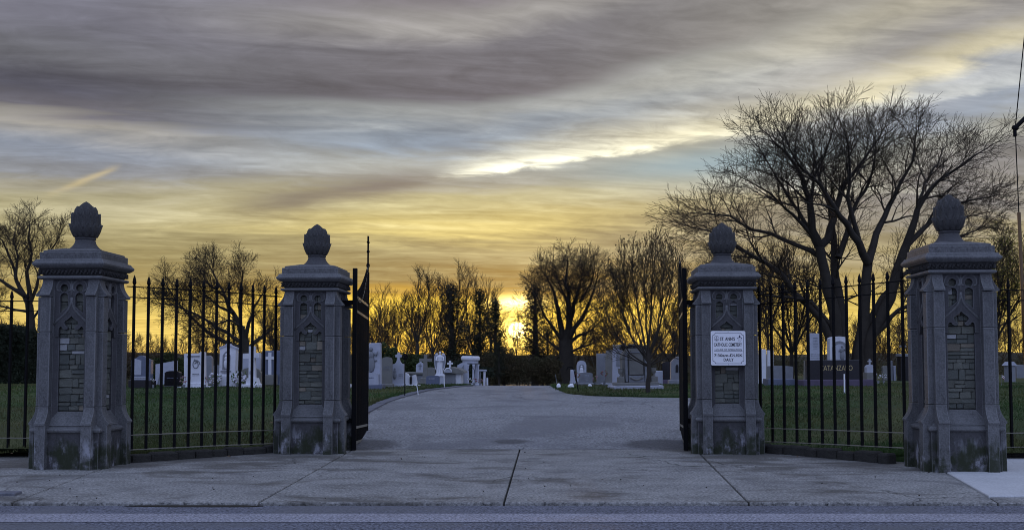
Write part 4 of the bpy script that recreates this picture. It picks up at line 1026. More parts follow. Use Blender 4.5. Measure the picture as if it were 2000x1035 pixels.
mb = MB(); mb.ell((0, H * .01, zb + H * .945), (H * .056, H * .055, H * .06), 10, 6); mb.build('hair', M['g_pale'], g.r, True)
for s in (-1, 1):
    w = [(s * H * .02, zb + H * .74), (s * H * .10, zb + H * .93), (s * H * .18, zb + H * .92), (s * H * .235, zb + H * .80), (s * H * .245, zb + H * .55), (s * H * .20, zb + H * .30), (s * H * .14, zb + H * .16), (s * H * .12, zb + H * .35), (s * H * .06, zb + H * .5)]
    wing = MB().ext(w if s > 0 else w[::-1], H * .07, H * .105).build('wing', M['g_white'], g.r)
    fb = MB()
    for k in range(5): fb.tube([(s * H * (.10 + .025 * k), H * .065, zb + H * .86), (s * H * (.13 + .024 * k), H * .065, zb + H * .55), (s * H * (.13 + .014 * k), H * .065, zb + H * (.24 + .03 * k))], [H * .012, H * .014, H * .006], 5)
    fb.build('feathers', M['g_pale'], wing)
g = Grave('tomb', 888, 47, 'low tomb with arched pediment and small white cross on its top', 'tomb')
g.box('body', 866, 892, 728, None, 1.2, 'g_grey'); g.poly('roof', [(863, 728.5), (868, 724), (884, 716.5), (898, 719), (909, 724.5), (911, 728.5)], 1.4, 'g_tan'); g.box('side_wall', 892.3, 903, 726, None, 1.1, 'g_white'); g.poly('arch', dome(872, 887, 717, 727, 7), .1, 'g_pale', -.75)
cross(g, 879.5, 704, 718.5, 709.5, 5.3, 3.6, 'g_white', .12); mb = MB(); mb.tube([(g.X(879.5) + 6.5 * g.k * math.cos(a), -.80, g.Z(725) + 6.5 * g.k * math.sin(a)) for a in np.linspace(.1, 3.04, 9)], .035, 5); mb.build('arch_ring', M['g_white'], g.r)
g = Grave('headstone', 904, 48.5, 'pale gabled slab between the low tomb and the columned monument', 'gravestone')
g.poly('stone', [(894, 752), (894, 713), (901, 709), (913, 708), (914, 752)], .5, 'g_pale'); g.poly('side', [(902, 752), (902, 718), (907, 712), (907, 752)], .1, 'g_grey', -.28)
g = Grave('columned_monument', 919, 50, 'columned stone canopy monument with a curved roof', 'monument')
g.box('floor', 898, 940, 749, None, 1.6, 'g_pale'); mb = MB(); mb.lathe([(17 * g.k, 0), (18.5 * g.k, .06), (18.5 * g.k, .16), (16 * g.k, .22)], 22, (g.X(918), 0, g.Z(704)), 1, .8); mb.build('roof', M['g_white'], g.r, True)
mb = MB(); mb.lathe([(15.5 * g.k, 0), (15.5 * g.k, 6.6 * g.k)], 22, (g.X(918), 0, g.Z(710.5)), 1, .8); mb.build('entablature', M['g_pale'], g.r, True)
for px_, dy_ in ((903, 0), (914, -.28), (925, -.28), (933, 0), (909, .28), (928, .28)): MB().lathe([(.085, 0), (.085, .05), (.062, .08), (.055, g.Z(712) - g.Z(750) - .08), (.08, g.Z(711) - g.Z(750))], 10, (g.X(px_), dy_, g.Z(750))).build('column', M['g_pale'], g.r, True)
g.box('finial', 916, 920, 697, 700.5, .1, 'g_white')
g = Grave('stone_bench_arch', 943, 51, 'small post and lintel stone frame right of the columned monument', 'monument')
g.box('lintel', 934, 950, 721.5, 725, .4, 'g_pale'); g.box('post', 943.5, 948, 725.3, None, .3, 'g_white'); g.box('post', 936, 938.5, 725.3, None, .3, 'g_grey')
g = Grave('headstone', 952, 49, 'thin white marker at the right end of the left row', 'gravestone'); g.poly('stone', dome(950.3, 953.6, 737, 752, 1.5), .1, 'g_white')
for px_, m_, sd_, lb in ((917, 'petal', 11, 'white flowers at the left foot of the columned monument'), (926, 'petal_red', 12, 'red flowers between the monument columns'), (938, 'petal_pink', 13, 'pink flowers under the small stone lintel')): bouquet(px_, 743, 46, .13, m_, lb, 14, sd_)
# lantern post and stakes
p = at(790.5, 775, 31.5); lp = thing('lantern_post', (p.x, 31.5, T(p.x, 31.5)), 'thin black lantern post on the lawn left of the drive', 'lantern')
zz = zat(702, 31.5) - lp.location.z
MB().tube([(0, 0, -.05), (0, 0, zz)], .016, 6).build('post', M['iron'], lp)
mb = MB(); mb.tube([(.075 * math.cos(a), 0, zz + .085 + .085 * math.sin(a)) for a in np.linspace(0, 6.2832, 15)], .018, 5); mb.build('ring', M['iron'], lp)
mb = MB(); mb.lathe([(.02, 0), (.045, .02), (.05, .12), (.02, .15), (.004, .17)], 8, (0, 0, zz)); mb.build('lamp', M['iron'], lp)
def stake(px0, py0, px1, py1, Y, r, m, label, hook=False, cat='stake'):
    a = at(px1, py1, Y); b = at(px0, py0, Y); z = T(a.x, Y); root = thing('marker_stake', (a.x, Y, z), label, cat)
    t = b - Vector((a.x, Y, z)); MB().tube([(0, 0, -.1), t * .5, t], r, 6).build('rod', M[m], root)
    if hook: MB().tube([t, t + Vector((-.08, 0, .10)), t + Vector((-.2, 0, .08)), t + Vector((-.24, 0, -.02))], r, 6).build('hook', M[m], root)
stake(813.5, 750, 817.5, 768, 32.5, .012, 'white', 'white leaning stake left of the drive nearest the lantern post')
stake(867, 730, 868, 759, 38, .017, 'white', 'tall upright white stake on the left drive edge below the angel')
stake(926.5, 722, 928, 754, 41, .010, 'iron', 'thin black shepherd hook before the columned monument', True)
stake(1121, 722, 1131.5, 768, 33.5, .018, 'iron', 'black leaning rod with hook on the right grass corner', True)
stake(1649, 730, 1649.5, 774, 32.5, .022, 'white', 'white upright stake in front of the dark inscribed granite block')
stake(1085, 731, 1088, 751, 47, .012, 'g_grey', 'thin grey stake at the foot of the big round tree')
stake(1151, 738, 1151, 748, 40, .010, 'g_grey', 'short grey stake behind the rightmost white stone lump')
# --- right of the drive
def lump(px, py, Y, rx, rz_, label, lean=0):
    p = at(px, py, Y); z = T(p.x, Y) + lawn_top; mb = MB(); mb.ell((0, 0, rz_ * .75), (rx, rx * .8, rz_), 10, 7, Matrix.Rotation(lean, 3, 'Y')); mb.ell((rx * .4, -.03, rz_ * .4), (rx * .7, rx * .6, rz_ * .6), 8, 5)
    o = mb.build('white_stone', M['white'], None, True, (p.x, Y, z)); tag(o, label, 'stone')
lump(1091, 750, 36.5, .075, .10, 'upright white stone lump at the inner bend of the drive', .1)
lump(1114.5, 750, 37.2, .12, .075, 'wide white stone lump near the black leaning rod', -.5)
lump(1152, 749, 38.2, .075, .055, 'smallest white stone lump before the grey block')
g = Grave('headstone', 1135, 46, 'white carved rounded headstone behind the low grey block', 'gravestone')
g.box('base', 1113, 1148, 744, None, .5, 'g_pale'); g.poly('stone', dome(1126.5, 1144.5, 704, 745, 8), .3, 'g_pale'); g.poly('niche', dome(1130.5, 1140.5, 711, 722, 5), .02, 'g_grey', -.16); g.box('wing_block', 1114, 1122.5, 722, 744, .4, 'g_pale'); figure_relief(g, 1135, 713, 740, 'g_white', -.165, 'relief', False)
g = Grave('headstone', 1144, 41, 'low grey granite block with slightly rounded top', 'gravestone')
g.box('base', 1128, 1159, 747, None, .6, 'g_grey'); g.poly('stone', dome(1130, 1156.5, 727, 748, 2), .35, 'g_grey'); plate_lines(g, 1141, 1151, 733, 3, 'g_pale', -.18, 4)
bouquet(1127, 733, 40.4, .12, 'petal_red', 'red flowers left of the low grey block', 16, 21); bouquet(1162, 738, 41, .13, 'petal_pink', 'pink flowers right of the low grey block', 16, 22)
g = Grave('headstone', 1175, 42, 'tall plain blue grey slab, leftmost of the tall right row', 'gravestone'); g.box('base', 1163, 1187, 749, None, .6, 'g_grey'); g.box('stone', 1165.5, 1184, 690, 750, .3, 'g_grey')
g = Grave('headstone', 1190, 41, 'second tall slab, darker brown grey, in the right row', 'gravestone'); g.box('base', 1174, 1200, 748, None, .6, 'g_pale'); g.poly('stone', [(1183, 749), (1183, 685), (1190, 683), (1197, 683), (1197, 749)], .35, 'g_tan')
bouquet(1180, 729, 40, .14, 'petal_red', 'dark red flowers on the base of the tall slabs', 16, 23)
g = Grave('headstone', 1206, 39.5, 'third and tallest slab of the right row with a carved crown', 'gravestone'); g.box('base', 1194, 1216, 749, None, .7, 'g_pale'); g.poly('stone', [(1195.5, 750), (1195.5, 682), (1199, 677), (1214, 676), (1214, 750)], .4, 'g_pale'); g.box('panel', 1202, 1212, 684, 715, .03, 'g_grey', -.21, 0)
mb = MB(); rr = random.Random(5)
for i in range(12): mb.ell((g.X(rr.uniform(1197, 1212)), -.2, g.Z(rr.uniform(674, 680))), (.07, .06, .05), 6, 4)
mb.build('crown_relief', M['g_tan'], g.r, True)
g = Grave('family_monument', 1240, 36.5, 'broad carved monument with central tablet, two urns and a dark crest', 'monument')
g.box('base', 1192, 1288, 752, None, 1.5, 'g_pale'); g.box('step', 1200, 1282, 746, 752.5, 1.1, 'g_tan')
g.poly('stone', [(1214, 747), (1214, 694), (1220, 684), (1226, 680), (1254, 680), (1262, 686), (1268, 700), (1268, 747)], .5, 'g_tan')
g.box('tablet', 1226.5, 1254, 689, 731, .06, 'g_tan', -.29, .01); g.box('tablet_frame_top', 1224, 1256, 686.5, 688.8, .10, 'g_grey', -.29, 0); g.box('lower_panel', 1225, 1256, 733, 746, .08, 'g_grey', -.29, .01)
for x0_ in (1219, 1257): g.box('pilaster', x0_, x0_ + 4.5, 690, 745, .10, 'g_grey', -.29, .01)
mb = MB(); rr = random.Random(6)
for i in range(70):
    t = rr.random(); mb.ell((g.X(1214 + 54 * t), rr.uniform(-.2, .1), g.Z(676 + 9 * abs(t - .35) * rr.random() + rr.uniform(-3, 4))), (.06, .06, .045), 6, 4)
mb.build('crest_carving', M['g_dark'], g.r, True)
mb = MB()
for i in range(12): t = i / 11; mb.ell((g.X(1230 + 21 * t), -.34, g.Z(737 + 4 * math.sin(t * math.pi))), (.045, .03, .035), 6, 4)
mb.build('garland', M['g_tan'], g.r, True)
for x_ in (1210, 1275):
    g.box('urn_pedestal', x_ - 6, x_ + 6, 735, 747, .35, 'g_tan', -.25); k_ = g.k
    MB().lathe([(3 * k_, 0), (3 * k_, .02), (1.2 * k_, .06), (4.2 * k_, .14), (5.2 * k_, .24), (4.2 * k_, .27), (6 * k_, .30), (5 * k_, .30)], 14, (g.X(x_), -.25, g.Z(735))).build('urn', M['g_tan'], g.r, True)
g = Grave('headstone', 1288, 45, 'small pale block just right of the carved family monument', 'gravestone'); g.box('stone', 1279, 1293, 724, None, .4, 'g_pale')
g = Grave('headstone', 1302, 47, 'black polished stone beside the pointed grey headstone', 'gravestone'); g.box('base', 1288, 1314, 741, None, .5, 'g_mauve'); g.poly('stone', dome(1292, 1316, 706, 742, 3), .35, 'g_dark'); bouquet(1292, 734, 45, .10, 'petal_red', 'red flowers at the left foot of the black polished stone', 12, 31)
g = Grave('headstone', 1322, 44, 'grey headstone with a pointed arch top and dark lancet window carving', 'gravestone'); g.box('base', 1305, 1340, 742, None, .6, 'g_grey'); g.poly('stone', dome(1309, 1337, 696, 743, 11, kind='gothic'), .35, 'g_grey')
for x0_ in (1318, 1324.5): g.poly('lancet', dome(x0_, x0_ + 5.2, 709 if x0_ > 1320 else 711, 727, 4, kind='gothic'), .02, 'g_dark', -.18)
# --- right plot behind the fence
g = Grave('headstone', 1489, 44, 'narrow white slab right beside the sign pillar', 'gravestone'); g.box('base', 1478, 1498, 741, None, .5, 'g_white'); g.box('stone', 1482, 1494.5, 682, 742, .25, 'g_white')
g = Grave('headstone', 1503.5, 46, 'second narrow white slab near the sign pillar', 'gravestone'); g.box('stone', 1498, 1509, 684, None, .25, 'g_white')
g = Grave('headstone', 1523, 41, 'wide blue grey block stone on a pale base behind the right fence', 'gravestone'); g.box('base', 1494, 1549, 739.5, None, .8, 'g_blue'); g.poly('stone', dome(1500, 1545, 714, 740, 1.5), .45, 'g_grey')
g = Grave('headstone', 1591, 50, 'tall pale blue slab with long inscription above the dark granite block', 'gravestone'); g.box('stone', 1579, 1603, 651, None, .3, 'g_pale'); plate_lines(g, 1586, 1595, 660, 8, 'g_grey', -.156, 3); plate_lines(g, 1581, 1600, 692, 3, 'g_grey', -.156, 3.5)
g = Grave('headstone', 1636.5, 50, 'white round topped slab with arch relief above the dark granite block', 'gravestone'); g.poly('stone', dome(1618, 1655, 657, 745, 4), .4, 'g_white'); g.poly('arch', dome(1622, 1651, 666, 705, 12), .03, 'g_grey', -.21); g.poly('inner_arch', dome(1626, 1647, 672, 705, 9), .03, 'g_pale', -.235); figure_relief(g, 1641, 674, 704, 'g_grey', -.26, 'relief')
g = Grave('granite_family_stone', 1628, 40, 'long low black granite block with gilt family name on a mauve base', 'gravestone')
g.box('base', 1562, 1700, 741, None, 1.0, 'g_mauve'); g.box('stone', 1576, 1681, 703, 741.5, .5, 'g_dark', 0, .015)
link('lettering', text_mesh('CATANZARO', g.X(1661) - g.X(1598), .205, M['gold'], bold=.0), g.r, (g.X(1629.5), -.256, g.Z(718.5)))
g = Grave('stone_pillar', 1573, 42, 'slim tan stone post touching the left end of the black granite block', 'gravestone'); g.poly('post', [(1569.5, 745), (1571, 704), (1575, 704), (1576, 745)], .2, 'g_tan'); g.box('foot', 1562, 1579, 741, None, .3, 'g_grey')
g = Grave('cross_monument', 1698.5, 52, 'small white cross on a rounded stone right of the big trunk', 'cross monument'); g.poly('stone', dome(1690, 1706, 712, 728, 5), .3, 'g_pale'); cross(g, 1698, 701, 713, 705.5, 3.6, 2.2, 'g_pale', .1); g.box('base', 1688, 1709, 727, None, .5, 'g_tan')
g = Grave('headstone', 1731, 58, 'small pale slab far behind the right fence', 'gravestone'); g.poly('stone', dome(1723, 1738, 714, 742, 3), .3, 'g_tan')
g = Grave('headstone', 1742, 56, 'grey narrow slab beside the far dark cross monument', 'gravestone'); g.box('stone', 1737, 1742, 704, None, .3, 'g_grey'); g.box('wing', 1743.5, 1748, 714, None, .3, 'g_pale')
g = Grave('cross_monument', 1762, 55, 'dark stone block carrying a cross next to the right outer pillar', 'cross monument'); g.box('stone', 1755, 1778, 696, None, .6, 'g_dark'); g.box('cap', 1753, 1780, 691, 696.3, .7, 'g_grey'); cross(g, 1762.5, 670, 691.5, 676, 6, 3.5, 'g_grey', .15)
for px_, lb, sd_ in ((1715, 'white flowers on the grass behind the right fence', 41), (1726, 'small white flowers before the pale far slab', 42)): bouquet(px_, 734, 44, .12, 'petal', lb, 14, sd_)
g = Grave('small_tomb', 1971, 50, 'little roofed stone shrine right of the right outer pillar', 'tomb'); g.box('body', 1964, 1979, 713, None, .4, 'g_grey'); g.poly('roof', [(1961, 713.5), (1968, 706), (1975, 706), (1982, 713.5)], .5, 'g_pale'); g.box('finial', 1970, 1973, 699, 706.3, .08, 'g_pale')
g = Grave('headstone', 1992, 52, 'pale low slab at the right photo edge', 'gravestone'); g.poly('stone', dome(1983, 2004, 712, 738, 3), .3, 'g_grey')
p = at(1956, 745, 40); fl = thing('grave_flag', (p.x, 40, T(p.x, 40)), 'small flag on a thin stick beside the right outer pillar', 'flag')
MB().tube([(0, 0, 0), (.02, 0, .50)], .006, 5).build('stick', M['g_grey'], fl)
for i in range(4): MB().ext([(.02, .47 - i * .03), (.13, .40 - i * .035), (.13, .375 - i * .035), (.02, .445 - i * .03)], -.004, .004).build('stripe', M['petal_red'] if i % 2 else M['white'], fl)
# small stones by the hedge far left and left plot edge
for px_, Y_, m_, lb in ((36, 44, 'g_grey', 'small grey marker at the foot of the hedge'), (52, 45, 'g_pale', 'small pale marker at the foot of the hedge')):
    g = Grave('headstone', px_, Y_, lb, 'gravestone'); g.poly('stone', dome(px_ - 3, px_ + 3, 750, 758, 2), .12, m_)

# ------------------------------------------------------------------ utility pole just outside the frame with its side guy
Yg = 20.0
tip = at(1983, 250, Yg); gnd = at(2011, 890, Yg); gz = T(gnd.x, Yg)
pole_x = 11.6
up_ = thing('utility_pole', (pole_x, Yg, gz), 'wooden utility pole at the right edge with a dark steel strut reaching left', 'utility pole')
MB().tube([(0, 0, -.2), (0, 0, 6), (0, 0, 12)], [.17, .15, .12], 12).build('pole', M['wood_pole'], up_, True)
o_ = Vector((pole_x, Yg, gz))
st_end = at(2000, 233, Yg); dirv = (st_end - tip).normalized(); pe = tip + dirv * ((pole_x - tip.x) / dirv.x)
MB().tube([tip - o_, pe - o_], .045, 8).build('strut', M['iron'], up_)
mb = MB().box(tip - o_ + Vector((-.01, 0, -.09)), (.06, .05, .17), bev=.01); mb.ell(tip - o_, (.075, .05, .06), 8, 5); mb.build('wire_clamp', M['iron'], up_)
gw = thing('guy_wire', gnd, 'thin guy wire running down from the strut inside an orange brown guard', 'wire')
top = at(2001, 70, Yg); w2 = at(1990, 415, Yg)
MB().tube([top + (top - tip) * .8 - gnd, top - gnd, tip - gnd, w2 - gnd, Vector((0, 0, -.1))], .011, 5).build('wire', M['iron'], gw)
dv = gnd - w2; MB().tube([w2 - gnd, w2 + dv * .75 - gnd], .035, 8).build('guard', M['guard'], gw, True)

# ------------------------------------------------------------------ trees
class Tubes:
    def __init__(s): s.v = []; s.f = []
    def add(s, pts, rad, n):
        m = len(pts); o = len(s.v); ref = None
        for i in range(m):
            a, b = pts[max(i - 1, 0)], pts[min(i + 1, m - 1)]
            tx, ty, tz = b[0] - a[0], b[1] - a[1], b[2] - a[2]
            l = math.sqrt(tx * tx + ty * ty + tz * tz) or 1; tx /= l; ty /= l; tz /= l
            # frame from a fixed reference
            if abs(tz) < .9: ux, uy, uz = ty, -tx, 0.0
            else: ux, uy, uz = 0.0, tz, -ty
            if ref is not None:
                d = ref[0] * tx + ref[1] * ty + ref[2] * tz; ux, uy, uz = ref[0] - d * tx, ref[1] - d * ty, ref[2] - d * tz
            l = math.sqrt(ux * ux + uy * uy + uz * uz) or 1; ux /= l; uy /= l; uz /= l; ref = (ux, uy, uz)
            vx, vy, vz = ty * uz - tz * uy, tz * ux - tx * uz, tx * uy - ty * ux
            p = pts[i]; r = rad[i]
            for k in range(n):
                c, sn = CS[n][k]; s.v.append((p[0] + r * (ux * c + vx * sn), p[1] + r * (uy * c + vy * sn), p[2] + r * (uz * c + vz * sn)))
        for i in range(m - 1):
            q = o + i * n
            for k in range(n):
                k2 = (k + 1) % n; s.f.append((q + k, q + k2, q + n + k2, q + n + k))
    def mesh(s, name, m):
        me = npmesh(name, np.array(s.v), np.array(s.f), m, 4); me.shade_smooth(); return me
CS = {n: [(math.cos(2 * math.pi * k / n), math.sin(2 * math.pi * k / n)) for k in range(n)] for n in (3, 4, 5, 6, 8, 10)}
class Tree:
    def __init__(s, seed, spec):
        s.r = random.Random(seed); s.big = Tubes(); s.fine = Tubes(); s.tips = []; s.sp = spec
    def limb(s, pts, r0, r1, lvl, kids=True):
        """pts: polyline; grows children off it"""
        # smooth subdivide with wobble
        q = []
        for i in range(len(pts) - 1):
            a, b = pts[i], pts[i + 1]; n = max(1, int((b - a).length / s.sp.get('seg', .5)))
            for k in range(n):
                p = a.lerp(b, k / n)
                if k: p += Vector((s.r.gauss(0, 1), s.r.gauss(0, 1), s.r.gauss(0, 1))) * (b - a).length / n * .06
                q.append(p)
        q.append(pts[-1]); m = len(q)
        rad = [r0 + (r1 - r0) * (i / (m - 1)) ** .8 for i in range(m)]
        (s.big if lvl < 2 else s.fine).add(q, rad, 8 if lvl == 0 else 5)
        if kids:
            L = sum((q[i + 1] - q[i]).length for i in range(m - 1))
            s.kids(q, rad, L, lvl)
    def kids(s, q, rad, L, lvl):
        sp = s.sp; mx = sp['levels']
        if lvl + 1 > mx: return
        n = sp['n'][min(lvl, len(sp['n']) - 1)]
        if lvl == 0: n = max(3, int(n * L / sp.get('ref', 5)))
        m = len(q); phase = s.r.uniform(0, 6.28); t0 = sp.get('start', .25) if lvl == 0 else .15
        for j in range(n):
            t = t0 + (1 - t0) * (j + s.r.random() * .8) / n
            t = min(t, .98); f = t * (m - 1); i = int(f); p = q[i].lerp(q[min(i + 1, m - 1)], f - i)
            d = (q[min(i + 1, m - 1)] - q[max(i - 1, 0)]).normalized(); u = d.orthogonal().normalized(); w = d.cross(u)
            phase += 2.4 + s.r.uniform(-.4, .4); side = u * math.cos(phase) + w * math.sin(phase)
            ang = R(s.r.uniform(*sp['ang'])) * (1.0 - .35 * t)
            nd = (d * math.cos(ang) + side * math.sin(ang)); nd.z += sp['up'] * .5; nd.normalize()
            ln = sp['len'][min(lvl, len(sp['len']) - 1)] * (1.12 - .62 * t) * s.r.uniform(.7, 1.25)
            rc = max(sp['rmin'], min(rad[i] * sp.get('rk', .62), ln * sp.get('rl', .022)))
            s.branch(p, nd, ln, rc, lvl + 1)
        # the tip goes on as a twig spray
        if lvl < mx: s.branch(q[-1], (q[-1] - q[-2]).normalized(), sp['len'][min(lvl, len(sp['len']) - 1)] * .6, max(sp['rmin'], rad[-1]), lvl + 1)
    def branch(s, p, d, L, r0, lvl):
        sp = s.sp; n = 4 if lvl <= 2 else (3 if lvl < sp['levels'] else 2); st = L / n; q = [p.copy()]; w = sp.get('wob', .16)
        rr = s.r
        for i in range(n):
            d = d + Vector((rr.gauss(0, w), rr.gauss(0, w), rr.gauss(0, w) + sp['up'] * .12)); d.normalize(); p = p + d * st; q.append(p)
        rad = [max(sp['rmin'] * .8, r0 * (1 - .72 * i / n)) for i in range(n + 1)]
        if lvl <= 1: s.big.add(q, rad, 5)
        else: s.fine.add(q, rad, 3)
        if lvl >= sp['levels']: s.tips.append((q[-1], d))
        else: s.kids(q, rad, L, lvl)
def leaf_mesh(name, pts, size, m, per, spread, seed, up=0.0):
    """small leaf faces round each point"""
    r = np.random.default_rng(seed); P_ = np.repeat(np.array([tuple(p) for p in pts]), per, 0); n = len(P_)
    P_ = P_ + r.normal(0, spread, (n, 3)); a = r.normal(0, 1, (n, 3)); a[:, 2] += up; a /= np.linalg.norm(a, axis=1)[:, None]
    b = np.cross(a, r.normal(0, 1, (n, 3))); b /= np.linalg.norm(b, axis=1)[:, None]
    s_ = (size * r.uniform(.6, 1.4, n))[:, None]; V = np.stack([P_ - a * s_, P_ + b * s_ * .42, P_ + a * s_, P_ - b * s_ * .42], 1).reshape(-1, 3)
    return npmesh(name, V, np.arange(4 * n).reshape(-1, 4), m, 4)
def plant(name, x, Y, label, cat, parts, group=None, rz=0, sc=(1, 1, 1), z=None):
    t = thing(name, (x, Y, (T(x, Y) if z is None else z)), label, cat, group, rz); t.scale = sc
    for nm, me in parts: link(nm, me, t)
    return t
def local(pts, root, Y, dys):
    out = []
    for i, (px, py) in enumerate(pts):
        dy = dys * i / max(1, len(pts) - 1); p = at(px, py, Y + dy); out.append(p - root)
    return out
# the great bare beech on the right, stems traced at its own distance
YB = 60.0; xb = at(1655, 735, YB).x; rootB = Vector((xb, YB, T(xb, YB)))
tb = Tree(12, dict(levels=4, n=[6, 5, 4, 2], len=[3.0, 1.9, 1.1, .7], ang=(30, 66), up=.12, rmin=.0105, seg=.6, ref=5.0, start=.30, rl=.026, wob=.13))
stems = [
    ([(1636, 745), (1636, 700), (1631, 610), (1616, 560), (1604, 495), (1601, 472)], .45, .27, -.5, 0),
    ([(1601, 472), (1585, 439), (1583, 396), (1566, 330), (1548, 300), (1522, 270)], .30, .05, -2.0, 1),
    ([(1601, 472), (1618, 455), (1631, 400), (1652, 340), (1688, 295), (1718, 250)], .28, .05, 1.5, 1),
    ([(1583, 396), (1590, 330), (1610, 290), (1622, 252)], .12, .04, -1, 1),
    ([(1646, 745), (1644, 652), (1639, 577), (1629, 511), (1627, 446), (1620, 390), (1602, 345), (1590, 290)], .46, .06, 3.0, 1),
    ([(1637, 495), (1654, 446), (1668, 395), (1698, 340), (1708, 285)], .20, .05, 2.0, 1),
    ([(1682, 745), (1677, 708), (1687, 610), (1691, 544), (1695, 505)], .48, .28, .2, 0),
    ([(1695, 505), (1678, 465), (1654, 426), (1631, 396), (1600, 345), (1566, 315), (1545, 280)], .26, .05, -3.0, 1),
    ([(1678, 465), (1664, 410), (1655, 370), (1660, 325), (1656, 268)], .18, .05, -1.5, 1),
    ([(1695, 505), (1706, 469), (1719, 429), (1736, 390), (1760, 340), (1782, 300), (1786, 262)], .26, .05, 2.0, 1),
    ([(1692, 720), (1700, 655), (1720, 620), (1739, 577), (1752, 521), (1769, 472)], .40, .27, -.8, 0),
    ([(1769, 472), (1780, 439), (1792, 396), (1832, 340), (1868, 315), (1900, 290)], .26, .05, -1.5, 1),
    ([(1769, 472), (1821, 419), (1872, 385), (1915, 375)], .22, .05, 1.2, 1),
    ([(1792, 396), (1805, 345), (1832, 305), (1838, 285)], .12, .04, 2, 1),
    ([(1690, 640), (1723, 574), (1752, 540), (1800, 500), (1850, 460), (1905, 440)], .22, .05, 3.0, 1),
    ([(1700, 660), (1755, 600), (1815, 575), (1870, 540)], .18, .05, -3.0, 1),
    ([(1634, 690), (1601, 616), (1578, 590), (1552, 567), (1526, 528), (1496, 505), (1460, 485), (1425, 462), (1385, 440)], .30, .05, -2.5, 1),
    ([(1604, 495), (1555, 469), (1506, 446), (1465, 438), (1425, 410), (1380, 405)], .17, .04, 1.8, 1),
    ([(1628, 640), (1585, 584), (1540, 575), (1490, 570), (1450, 540)], .17, .04, -3.0, 1),
    ([(1601, 472), (1560, 420), (1520, 380), (1480, 350)], .15, .04, -2.2, 1),
    ([(1585, 439), (1548, 385), (1515, 330), (1490, 285)], .13, .04, 1.0, 1)]
for pts, r0, r1, dy, lv in stems:
    P_ = local(pts, rootB, YB, dy); tb.limb([P_[0]] + P_[1:], r0, r1, 0, kids=bool(lv))
plant('beech_tree', xb, YB, 'huge bare many stemmed beech tree spreading over the right side', 'tree', [('trunk', tb.big.mesh('trunk', M['bark'])), ('crown', tb.fine.mesh('crown', M['twig']))], sc=(1, 1, .965))

# tree behind the left fence: forked, budding
YL = 60.0; xl_ = at(480, 740, YL).x; rootL = Vector((xl_, YL, T(xl_, YL)))
tl = Tree(31, dict(levels=4, n=[7, 4, 4, 3], len=[1.5, .95, .58, .36], ang=(30, 62), up=.14, rmin=.007, seg=.4, ref=2.2, start=.25, rl=.022))
for pts, r0, r1, dy, lv in [
    ([(482, 745), (481, 700), (478, 665), (470, 640)], .30, .22, 0, 0),
    ([(470, 640), (455, 610), (440, 580), (425, 552), (412, 525)], .17, .03, 1, 1),
    ([(478, 665), (486, 630), (496, 600), (512, 575)], .15, .03, -1, 1),
    ([(470, 640), (468, 600), (470, 560), (474, 532)], .13, .03, -.6, 1),
    ([(481, 690), (495, 670), (515, 655), (540, 640)], .17, .04, .8, 1),
    ([(476, 680), (440, 668), (405, 648), (375, 620), (345, 590), (328, 562)], .15, .03, .6, 1),
    ([(472, 668), (425, 640), (390, 618), (350, 600), (322, 594)], .12, .03, -1.4, 1),
    ([(440, 580), (415, 560), (395, 535)], .08, .03, -1, 1),
    ([(455, 612), (430, 600), (400, 575), (385, 550)], .10, .03, 1.4, 1),
    ([(478, 640), (450, 625), (430, 630), (415, 640)], .08, .03, -1.2, 1)]:
    tl.limb(local(pts, rootL, YL, dy), r0, r1, 0, kids=bool(lv))
bl_ = leaf_mesh('buds', [p for p, d in tl.tips][::2], .035, M['bud'], 2, .06, 4)
plant('budding_tree', xl_, YL, 'forked tree with fresh buds and low spreading limbs behind the left fence', 'tree', [('trunk', tl.big.mesh('trunk', M['bark'])), ('crown', tl.fine.mesh('crown', M['twig'])), ('buds', bl_)])

# leftmost tree over the hedge
YE = 62.0; xe = at(62, 740, YE).x; rootE = Vector((xe, YE, T(xe, YE)))
te = Tree(41, dict(levels=4, n=[6, 4, 4, 3], len=[1.7, 1.05, .66, .42], ang=(28, 60), up=.12, rmin=.008, seg=.5, ref=3.0, start=.3, rl=.022))
for pts, r0, r1, dy, lv in [
    ([(66, 745), (64, 680), (60, 625), (57, 595)], .30, .24, 0, 0),
    ([(60, 605), (48, 578), (32, 548), (22, 510), (5, 470)], .20, .04, 1, 1),
    ([(58, 600), (58, 570), (52, 530), (62, 495), (56, 465), (58, 445)], .18, .04, -1, 1),
    ([(60, 590), (72, 560), (80, 520), (98, 490), (112, 470)], .12, .03, .6, 1),
    ([(48, 578), (20, 560), (-10, 540), (-40, 500)], .13, .04, -1, 1),
    ([(60, 610), (30, 605), (0, 598), (-30, 585)], .10, .03, 1.6, 1), ([(62, 625), (80, 600), (98, 585), (112, 560)], .09, .03, -1, 1), ([(30, 545), (35, 500), (26, 470), (30, 448)], .10, .03, 1, 1)]:
    te.limb(local(pts, rootE, YE, dy), r0, r1, 0, kids=bool(lv))
plant('bare_tree', xe, YE, 'bare rounded tree rising over the dark hedge at the left edge', 'tree', [('trunk', te.big.mesh('trunk', M['bark'])), ('crown', te.fine.mesh('crown', M['twig']))])

